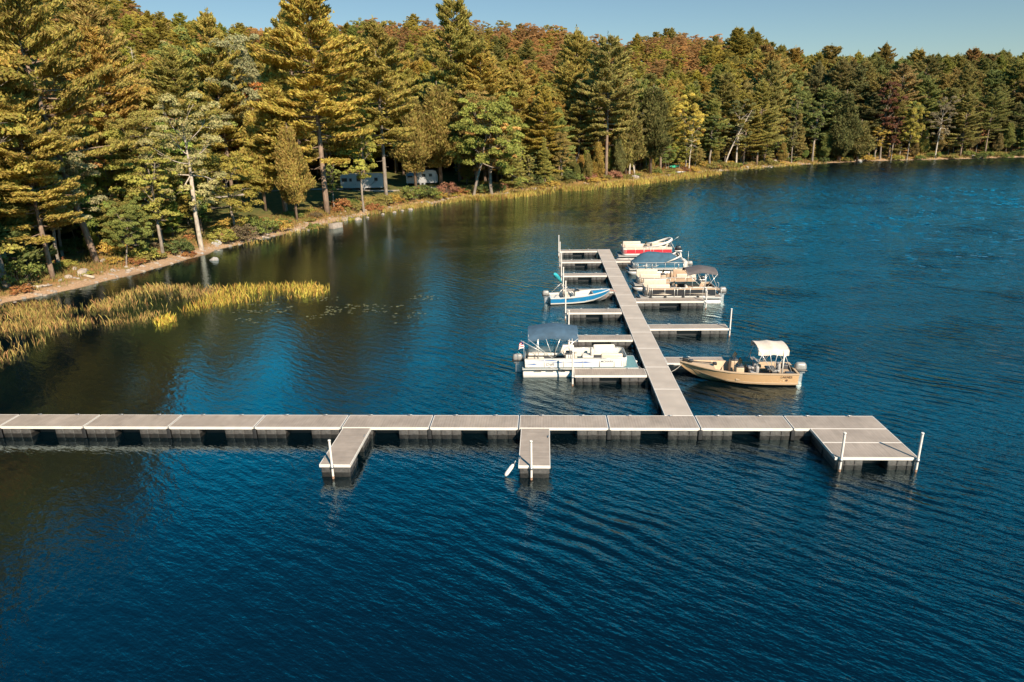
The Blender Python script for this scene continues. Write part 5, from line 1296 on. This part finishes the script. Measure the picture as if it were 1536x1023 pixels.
# floating lily pads
def lily_pads():
    r = np.random.default_rng(41); b = MB()
    for poly, n in ((PP((330, 462), (500, 440), (570, 458), (480, 478), (360, 486)), 170), (PP((520, 470), (640, 440), (700, 455), (600, 490)), 60)):
        xs = [p[0] for p in poly]; ys = [p[1] for p in poly]; k = 0
        while k < n:
            x, y = r.uniform(min(xs), max(xs)), r.uniform(min(ys), max(ys))
            if not inside((x, y), poly) or vnoise(x/3, y/1.5, 9) < .45: continue
            k += 1; q = r.uniform(.07, .15); a0 = r.random()*6
            b.poly([(x+q*math.cos(a0+i*.65), y+q*math.sin(a0+i*.65), .008) for i in range(9)])
    tag(b.build('lily_pads', mat('lily_leaf', (.12, .12, .05), .5, var=.3, vscale=1)), 'small lily pads floating off the tip of the yellow reeds', 'lily pads', kind='stuff')
lily_pads()
# ------------------------------------------------------------------ shrubs on the bank
def make_shrub(name, seed, rad, hgt, n, leaf):
    r = np.random.default_rng(seed); lv = []; tn = []; tr = MB()
    for i in range(n):
        a = r.random()*6.28; q = rad*math.sqrt(r.random())
        c = np.array([math.cos(a)*q, math.sin(a)*q, hgt*(.25+.75*r.random())*(1-.5*(q/rad)**2)])
        m_ = int(34+30*r.random()); lv.append(clump_leaves(r, c, rad*(.22+.16*r.random()), m_, leaf, .8)); tn.append(np.clip(.5+r.normal()*.2+r.normal(size=m_)*.14, 0, 1))
        limb(tr, (0, 0, -.25), tuple(c), .025, .008, r, .1, 3, 4)
    finish(name, tr, M_BARKG, np.concatenate(lv), np.concatenate(tn), M_LEAF)
for i, a in enumerate([(1.3, 1.3, 26, .17), (1.7, 1.9, 34, .19), (.9, .8, 18, .14), (2.0, 2.6, 40, .2)]): make_shrub('shrub%d' % i, 500+i, *a)
SHRUBC = {'yellow green': YGREEN, 'green': (0.204, 0.240, 0.060), 'dark green': (0.120, 0.150, 0.048), 'rusty orange': (0.384, 0.180, 0.066), 'golden': (0.504, 0.348, 0.072), 'olive': (0.288, 0.252, 0.072), 'pinkish red': (0.360, 0.180, 0.108), 'grey brown': (0.204, 0.156, 0.090)}
SPOTS = [(60, 412, 1, 'dark green', 'at the dark left end of the narrow beach'), (25, 430, 3, 'green', 'beside the driftwood log'), (10, 385, 3, 'olive', 'under the trees at far left'), (95, 395, 2, 'rusty orange', 'behind the pale boulders'), (115, 380, 1, 'dark green', 'left of the thick leaning pine'), (165, 382, 1, 'golden', 'right of the thick leaning pine'), (215, 392, 1, 'yellow green', 'by the short leaning trunk'),
         (235, 388, 2, 'olive', 'above the beach stones'), (268, 382, 1, 'dark green', 'left of the forked birch foot'), (285, 385, 2, 'rusty orange', 'at the forked birch foot'), (335, 366, 3, 'yellow green', 'right of the forked birch'), (345, 348, 1, 'golden', 'above the round grey boulder'), (365, 362, 3, 'grey brown', 'in the middle of the bushy bank'), (383, 352, 1, 'green', 'below the lane end'), (395, 352, 3, 'green', 'under the golden cedar'), (420, 346, 1, 'golden', 'below the feathery larch'), (370, 340, 1, 'yellow green', 'on the upper bushy bank'), (408, 335, 2, 'olive', 'behind the golden cedar trunk'),
         (470, 342, 2, 'green', 'left of the stone block'), (478, 345, 2, 'olive', 'just above the stone block'), (525, 332, 2, 'yellow green', 'right of the stone block'), (512, 315, 1, 'rusty orange', 'behind the tallest pine foot'), (530, 318, 1, 'olive', 'left of the crooked maple foot'), (562, 318, 1, 'rusty orange', 'right of the crooked maple foot'), (575, 308, 1, 'olive', 'below the dark trunked pine'), (590, 306, 1, 'golden', 'on the bank below the white camper'),
         (605, 300, 3, 'olive', 'left of the cedars by the blue camper'), (618, 300, 3, 'green', 'below the blue and silver camper'), (636, 298, 3, 'dark green', 'between the two cedar trunks'), (650, 300, 3, 'green', 'in front of the broad cedar'), (662, 300, 1, 'golden', 'at the waterside under the broad cedar'), (672, 292, 3, 'pinkish red', 'right of the broad cedar'), (686, 294, 2, 'golden', 'left of the leaning maple foot'), (698, 288, 1, 'dark green', 'behind the leaning maple foot'), (725, 290, 1, 'dark green', 'right of the leaning maple foot'), (748, 288, 1, 'dark green', 'in the shade right of the leaning maple'),
         (770, 282, 3, 'green', 'left end of the thicket above the reeds'), (785, 280, 3, 'olive', 'in the thicket above the reeds, next to its left end'), (800, 278, 3, 'dark green', 'in the darkest part of the thicket above the reeds'), (818, 276, 3, 'green', 'in the middle of the thicket above the reeds'), (835, 274, 3, 'olive', 'right of the middle of the thicket above the reeds'), (850, 272, 3, 'dark green', 'near the right end of the thicket above the reeds'), (866, 272, 1, 'green', 'at the right end of the thicket above the reeds'), (815, 284, 2, 'golden', 'low at the reed edge'),
         (880, 270, 1, 'pinkish red', 'at the left end of the red ground'), (892, 269, 1, 'rusty orange', 'under the twin thin trunks'), (906, 271, 2, 'golden', 'at the waterline below the red ground'), (921, 268, 1, 'pinkish red', 'in the middle of the red ground'), (940, 268, 2, 'olive', 'by the white waterside rock'), (955, 265, 2, 'green', 'between the leaning birches'), (985, 262, 1, 'green', 'left of the twin trunk birch'), (1010, 262, 2, 'yellow green', 'beside the green canoe'), (1040, 259, 1, 'golden', 'at the root of the spit'),
         (1155, 247, 1, 'olive', 'right of the orange clearing'), (1172, 246, 2, 'golden', 'on the far spit by the white rock'), (1235, 244, 1, 'dark green', 'below the narrow dark green tree'), (1272, 243, 1, 'olive', 'between the two far cedars'), (1300, 242, 1, 'golden', 'at the far waterline'), (1345, 241, 1, 'yellow green', 'under the short reddish tree'), (1380, 240, 1, 'green', 'right of the far yellow green maple'), (1430, 239, 1, 'olive', 'left part of the farthest shore'), (1470, 239, 1, 'dark green', 'next to the farthest pale rock'), (1510, 238, 1, 'green', 'close to the picture edge on the farthest shore')]
for k, (px, py, i, cw, where) in enumerate(SPOTS):
    p = on_ground(px, py); c = SHRUBC[cw]; s = .85+.35*((k*37) % 10)/10*(1.0 if px < 700 else 1.25)
    t = thing('shrub', '%s shrub %s' % (cw, where), 'shrub', (p.x, p.y, p.z-.05), (k*2.4) % 6.28, 'shrubs along the bank'); t.scale = (s, s, s*.95)
    for part, me in zip(('stems', 'leaves'), PROTO['shrub%d' % i]):
        o = bpy.data.objects.new(part, me); COL.objects.link(o); o.parent = t
        if part == 'leaves': o.color = (*c, 1)
def random_shrubs():
    r = random.Random(77); az = az_px(SP[:, 0], SP[:, 1]); ok = [i for i in range(len(SP)) if -30 < az[i] < 1560 and SP[i][1] > 40]
    for _ in range(190):
        i = r.choice(ok); d = 2.4+6.5*r.random()**1.3; x = SP[i][0]+NRM[i][0]*d; y = SP[i][1]+NRM[i][1]*d; z = float(ground_z(x, y, d)); a = az[i]
        cw = r.choice(['yellow green', 'olive', 'golden', 'rusty orange', 'green', 'grey brown'] if a < 700 else (['olive', 'pinkish red', 'golden', 'rusty orange', 'olive'] if a < 1110 else ['olive', 'dark green', 'green', 'golden']))
        c = SHRUBC[cw]; s = r.uniform(.5, .95)*(1 if a < 1000 else 1.4)
        t = thing('shrub', 'low %s bush among the dry grass of the %s' % (cw, 'bank near the campers' if a < 700 else ('bank behind the moored boats' if a < 1110 else 'farthest shore')), 'shrub', (x, y, z-.05), r.random()*6, 'low bushes in the bank grass'); t.scale = (s*1.2, s*1.2, s*.8)
        for part, me in zip(('stems', 'leaves'), PROTO['shrub%d' % r.randrange(3)]):
            o = bpy.data.objects.new(part, me); COL.objects.link(o); o.parent = t
            if part == 'leaves': o.color = (*c, 1)
random_shrubs()
# ------------------------------------------------------------------ stones
def rock_mesh(seed):
    r = random.Random(seed); import bmesh
    bm = bmesh.new(); bmesh.ops.create_icosphere(bm, subdivisions=3, radius=1)
    cuts = [(Vector((r.gauss(0, 1), r.gauss(0, 1), r.gauss(0, .7))).normalized(), r.uniform(.55, .85)) for _ in range(9)]
    for v in bm.verts:
        for n, h in cuts:
            q = v.co.dot(n)
            if q > h: v.co -= n*(q-h)*.92
        v.co *= 1+.05*math.sin(v.co.x*7+seed)+.04*math.sin(v.co.y*9)
    me = bpy.data.meshes.new('rock'); bm.to_mesh(me); bm.free()
    me.polygons.foreach_set('use_smooth', [False]*len(me.polygons)); return me
ROCKS = [rock_mesh(i) for i in range(6)]
M_ROCK = mat('pale_granite', (.30, .255, .22), 0.85, var=.3, vscale=2.5, bump=.06, bscale=5)
M_ROCK2 = mat('grey_granite', (.30, .29, .29), 0.85, var=.3, vscale=2.5, bump=.06, bscale=5)
for me in ROCKS: me.materials.append(M_ROCK)
RK = [(325, 367, .95, 1, 'round grey boulder on the bank beside the forked birch'), (125, 412, 1.15, 0, 'largest pale boulder on the narrow beach'), (104, 420, .62, 0, 'white boulder left of the largest beach boulder'), (113, 406, .5, 0, 'small pale stone behind the beach boulders'), (92, 424, .4, 1, 'small dark stone near the driftwood'), (155, 396, .55, 0, 'tan stone at the foot of the leaning pine'), (170, 410, .55, 0, 'tan stone on the beach under the short leaning trunk'), (176, 418, .4, 0, 'flat stone at the water under the short leaning trunk'), (193, 408, .55, 0, 'pale stone right of the short leaning trunk'), (235, 397, .5, 0, 'pale beach stone halfway to the forked birch'),
      (276, 384, .6, 1, 'grey stone left of the forked birch foot'), (288, 386, .65, 0, 'pale stone by the forked birch foot'), (304, 384, .45, 1, 'dark grey stone touching the forked birch foot'), (323, 402, .75, 1, 'dark boulder standing alone in the water'), (436, 342, .6, 0, 'pale stone below the bushy bank'), (447, 349, .7, 0, 'pale flat stone left of the stone block'), (455, 344, .45, 0, 'small pale stone on the path above the water'), (463, 350, .4, 0, 'small stone at the waterline near the stone block'), (517, 334, .95, 0, 'tan boulder on the bank right of the stone block'), (538, 337, .9, 0, 'low tan boulder further right of the stone block'), (552, 334, .5, 0, 'pale stone below the crooked maple'),
      (575, 328, .5, 0, 'pale stone at the water below the dark trunked pine'), (592, 324, .55, 0, 'pale stone on the shore below the white camper'), (616, 320, .8, 0, 'white pointed stone on the shore below the blue camper'), (604, 322, .5, 0, 'pale flat stone left of the white pointed stone'), (706, 298, .7, 0, 'pale stone left of the leaning maple foot'), (718, 300, .6, 0, 'pale stone under the leaning maple'), (738, 304, .8, 0, 'flat pale rock at the shore bend'), (746, 304, .7, 0, 'pale rock in the water at the shore bend'), (760, 297, 1.5, 0, 'largest rock at the shore bend'), (804, 287, 1.2, 0, 'tan rock among the reeds'), (881, 279, 1.1, 0, 'white upright rock at the reed edge'), (890, 282, .6, 0, 'small white rock at the reed edge'),
      (953, 268, 1.6, 0, 'large pale rock on the bank below the leaning birches'), (963, 271, .9, 0, 'pale rock right of the large bank rock'), (938, 274, .8, 0, 'pale waterside rock left of the large bank rock'), (1003, 265, .9, 0, 'tan rock left of the small grey boat'), (1080, 257, .9, 0, 'pale rock at the tip of the spit'), (1120, 253, 1.1, 0, 'pale rock on the beach under the orange clearing'), (1133, 252, .8, 0, 'low pale rock on the beach under the orange clearing'), (1161, 245, 1.7, 0, 'white rock on the far spit'), (1156, 254, .7, 0, 'small white rock in the water off the far spit'), (1460, 237, 1.5, 0, 'pale rock on the farthest shore'), (1472, 238, 1.0, 0, 'small pale rock on the farthest shore'), (1290, 244, 1.0, 1, 'dark rock at the far waterline')]
for k, (px, py, s, g, lb) in enumerate(RK):
    p = on_ground(px, py); z = max(p.z, -.05)
    o = bpy.data.objects.new('boulder', ROCKS[k % 6]); COL.objects.link(o)
    o.location = (p.x, p.y, z+.12*s); o.scale = (s*.72, s*.62, s*.50); o.rotation_euler = (.2*((k*7) % 5-2)/2, .2*((k*3) % 5-2)/2, k*1.7)
    o.material_slots[0].link = 'OBJECT'; o.material_slots[0].material = M_ROCK2 if g else M_ROCK
    tag(o, lb, 'boulder', 'boulders along the shore')
def pebbles():
    """loose stones along the waterline"""
    r = np.random.default_rng(61); b = MB()
    az = az_px(SP[:, 0], SP[:, 1]); ok = [i for i in range(len(SP)) if -60 < az[i] < 1250 and SP[i][1] > 20]
    for _ in range(900):
        i = ok[r.integers(len(ok))]; d = r.normal()*.9+.9; x = SP[i][0]+NRM[i][0]*d; y = SP[i][1]+NRM[i][1]*d
        z = float(ground_z(x, y, d)); s = r.uniform(.06, .22)*(1+.003*y); a = r.random()*6
        pts = [(x+s*math.cos(a+j*1.05)*(.8+.4*r.random()), y+s*math.sin(a+j*1.05)*(.8+.4*r.random())) for j in range(6)]
        b.grid([[(px, py, z-.05) for px, py in pts], [(x+(px-x)*.95, y+(py-y)*.95, z+s*.35) for px, py in pts], [(x+(px-x)*.45, y+(py-y)*.45, z+s*.62) for px, py in pts]], 0, True, False, True, sm=False)
    tag(b.build('shore_pebbles', M_ROCK), 'loose pale stones strewn along the waterline', 'pebbles', kind='stuff')
pebbles()
p = on_ground(505, 351)
b = MB(); b.rbox(-1.1, 1.1, -.45, .5, -.3, .78, .05); o = b.build('stone_block', M_ROCK); o.location = (p.x, p.y, 0); o.rotation_euler = (0, 0, R(62)); tag(o, 'square cut pale stone block standing at the waterline', 'stone block')
p = on_ground(50, 438)
b = MB(); b.tube([(-1.9, 0, .10), (-.6, .12, .22), (.7, -.05, .2), (1.8, .1, .12)], [.10, .17, .15, .05], 8); b.tube([(-.5, .1, .25), (-.1, .7, .5), (.3, 1.1, .42)], [.08, .05, .02], 6); b.tube([(.4, 0, .2), (.9, -.5, .4)], [.06, .02], 6)
o = b.build('driftwood_log', M_DEAD); o.location = (p.x, p.y, max(p.z, 0)); o.rotation_euler = (0, 0, R(50)); tag(o, 'grey driftwood log lying at the left end of the narrow beach', 'driftwood')
b = MB(); b.tube([(-3.2, 0, .28), (0, .1, .34), (3.4, 0, .24)], [.26, .24, .16], 8); p = on_ground(1293, 242); o = b.build('fallen_log', M_DEAD); o.location = (p.x, p.y, max(p.z, 0)); o.rotation_euler = (0, 0, R(20)); tag(o, 'fallen log lying along the far waterline', 'log')
b = MB(); b.tube([(-1.0, 0, .2), (.9, .05, .16)], [.17, .14], 8); p = on_ground(131, 417); o = b.build('fallen_log', M_DEAD); o.location = (p.x, p.y, max(p.z, 0)+.02); o.rotation_euler = (0, R(4), R(-18)); tag(o, 'short bleached log lying beside the largest beach boulder', 'log')
# ------------------------------------------------------------------ lane, campers, boats on land
def strip(name, pts, w, m_, lift=.05):
    b = MB(); P = [Vector((p[0], p[1], 0)) for p in pts]; Q = []
    for a, c in zip(P[:-1], P[1:]):
        for i in range(6): Q.append(a.lerp(c, i/6))
    Q.append(P[-1]); rings = []
    for i, p in enumerate(Q):
        d = (Q[min(i+1, len(Q)-1)]-Q[max(i-1, 0)]).normalized(); n = Vector((-d.y, d.x, 0))
        ww = w*(1+.15*math.sin(i*1.3)); rings.append([(p.x+n.x*ww*u, p.y+n.y*ww*u, gz(p.x+n.x*ww*u, p.y+n.y*ww*u)+lift) for u in (-.5, -.25, 0, .25, .5)])
    b.grid(rings, 0, False); return tag(b.build(name, m_), kind='structure')
M_GRAVEL = mat('lane_gravel', (.42, .37, .32), .95, var=.2, vscale=1.5, bump=.03, bscale=12)
lane = [on_ground(x, y) for x, y in ((250, 306), (310, 299), (380, 291), (450, 285), (500, 284), (585, 287), (660, 281))]
strip('gravel_lane', [(p.x, p.y) for p in lane], 2.6, M_GRAVEL)
M_RVW = mat('camper_white', (.38, .38, .39), .4, var=.06, vscale=1); M_RVS = mat('camper_silver', (.30, .31, .33), .45, .2, var=.1, vscale=2); M_RVG = mat('camper_grey_graphic', (.16, .16, .18), .4); M_AWN = mat('blue_awning', (.16, .33, .42), .7)
def camper(label, loc, rz, L, H, W, bodym, swoosh=True, awning=False):
    """travel trailer, long axis x, the camera side is -y"""
    t = thing('camper_trailer', label, 'camper', loc, rz)
    b = MB(); prof = [(0, .55), (0, H*.80), (.18, H*.95), (.5, H), (L-1.0, H), (L-.35, H*.93), (L, H*.62), (L, .75), (L-.2, .55)]
    b.grid([[(x, y, z) for x, z in prof] for y in (-W/2, W/2)], 0, True, False, False, sm=False)
    b.poly([(x, -W/2, z) for x, z in prof]); b.poly([(x, W/2, z) for x, z in prof][::-1]); b.build('body', bodym, t)
    for x0, x1, z0, z1 in ((.35, 1.45, H*.56, H*.76), (2.0, 2.5, H*.56, H*.74), (3.6, 4.4, H*.56, H*.76), (L-2.0, L-1.3, H*.58, H*.76)):
        f = MB(); f.box(x0-.04, x1+.04, -W/2-.02, -W/2-.002, z0-.04, z1+.04); w = f.build('window', M_RVG, t)
        g = MB(); g.box(x0, x1, -W/2-.026, -W/2-.021, z0, z1); g.build('pane', M_GLASS, w)
    d = MB(); d.box(2.7, 3.35, -W/2-.03, -W/2-.003, .68, H*.80); do = d.build('door', bodym, t); h = MB(); h.box(3.22, 3.30, -W/2-.06, -W/2-.031, 1.3, 1.42); h.build('handle', M_BLK, do)
    if swoosh:
        s_ = MB()
        for k, (a, c) in enumerate(((L-3.6, .16), (L-3.0, .10))):
            pts = [(a+2.6*q, .9+(H*.62)*q**1.8+.25*k) for q in [i/8 for i in range(9)]]
            s_.grid([[(x, -W/2-.012, z), (x+.1, -W/2-.012, z+c*2.4*(1-abs(i/4-1)))] for i, (x, z) in enumerate(pts)], 0, False, sm=False)
        s_.build('swoosh_graphic', M_RVG, t)
    for x in (L*.45, L*.45+.85):
        for s in (-1, 1):
            w = MB(); w.tube([(x, s*(W/2-.22), .36), (x, s*(W/2-.02), .36)], .36, 16); wo = w.build('wheel', M_TIRE, t)
            r_ = MB(); r_.tube([(x, s*(W/2-.02), .36), (x, s*(W/2), .36)], .19, 12); r_.build('rim', M_GALV, wo)
    u = MB(); u.box(.2, L-.3, -W/2+.15, W/2-.15, .42, .548); u.tube([(L-.2, 0, .5), (L+1.1, 0, .5)], .06, 6); u.tube([(L+1.0, 0, .5), (L+1.0, 0, .02)], .05, 6); u.tube([(.5, 0, .45), (.5, 0, .02)], .05, 6); u.build('chassis', M_BLK, t)
    a = MB(); a.rbox(L*.4, L*.4+.9, -.4, .4, H+.005, H+.28, .08); a.build('air_conditioner', M_WHITE, t)
    if awning:
        a = MB(); a.poly([(.2, -W/2-.01, H*.86), (2.6, -W/2-.01, H*.86), (2.6, -W/2-2.0, H*.70), (.2, -W/2-2.0, H*.70)]); a.poly([(.2, -W/2-.01, H*.86-.03), (.2, -W/2-2.0, H*.70-.03), (2.6, -W/2-2.0, H*.70-.03), (2.6, -W/2-.01, H*.86-.03)])
        for x in (.25, 2.55): a.tube([(x, -W/2-1.95, H*.69), (x, -W/2-1.95, 0)], .03, 6)
        a.build('awning', M_AWN, t)
    return t
def seat_camper(px0, px1, py, *args, **kw):
    a, c = on_ground(px0, py), on_ground(px1, py); d = c-a; lab = args[0]
    return camper(lab, (a.x, a.y, min(a.z, c.z)), math.atan2(d.y, d.x), max(d.xy.length, 4), *args[1:], **kw)
seat_camper(514, 578, 285, 'white travel trailer with dark swoosh graphics under the trees', 3.5, 2.5, M_RVW)
seat_camper(610, 657, 277, 'silver travel trailer with blue awning behind the cedars', 3.4, 2.5, M_RVS, swoosh=False, awning=True)
seat_camper(826, 868, 257, 'pale house trailer in the shade behind the layered pine', 4.2, 2.6, M_RVW, swoosh=False)
def canoe(label, p, rz, L, m_, roll=0.0):
    t = thing('canoe', label, 'canoe', p, rz); t.rotation_euler = (roll, 0, rz); b = MB(); r1 = []; r2 = []
    for i in range(11):
        q = -1+2*i/10; w = .42*(1-abs(q)**2.2)+.02; z = .34+.16*abs(q)**3; k = .02+.12*abs(q)**4
        r1.append([(q*L/2, -w, z), (q*L/2, -w*.8, z*.45), (q*L/2, 0, k), (q*L/2, w*.8, z*.45), (q*L/2, w, z)]); r2.append([(q*L/2, -w*.94, z), (q*L/2, -w*.72, z*.5), (q*L/2, 0, k+.03), (q*L/2, w*.72, z*.5), (q*L/2, w*.94, z)])
    b.grid(r1[::-1], 0, False); b.grid(r2, 0, False)
    b.build('hull', m_, t)
    s_ = MB()
    for x in (-L*.22, L*.2): s_.box(x-.12, x+.12, -.36, .36, .28, .31)
    s_.build('seat', M_DARKV, t)
    g = MB()
    for s in (-1, 1): g.tube([(q*L/2, s*(.42*(1-abs(q)**2.2)+.02), .35+.16*abs(q)**3) for q in [-1+2*i/10 for i in range(11)]], .025, 6)
    g.build('gunwale', M_DARKV, t)
    return t
M_GRNP = mat('green_plastic', (.03, .30, .17), .4); M_REDP = mat('red_plastic', (.42, .03, .04), .4)
p = on_ground(1010, 253); canoe('bright green canoe propped tilted among trees at the root of the spit', (p.x, p.y, p.z+.45), R(35), 4.2, M_GRNP, R(55))
p = on_ground(1019, 261); canoe('small grey rowing boat drawn up on the bank below the green canoe', (p.x, p.y, p.z+.05), R(15), 3.8, M_RVS, R(12))
p = on_ground(698, 270); canoe('dark red canoe lying in the shade behind the leaning maple', (p.x, p.y, p.z+.25), R(30), 4.4, M_REDP, R(45))
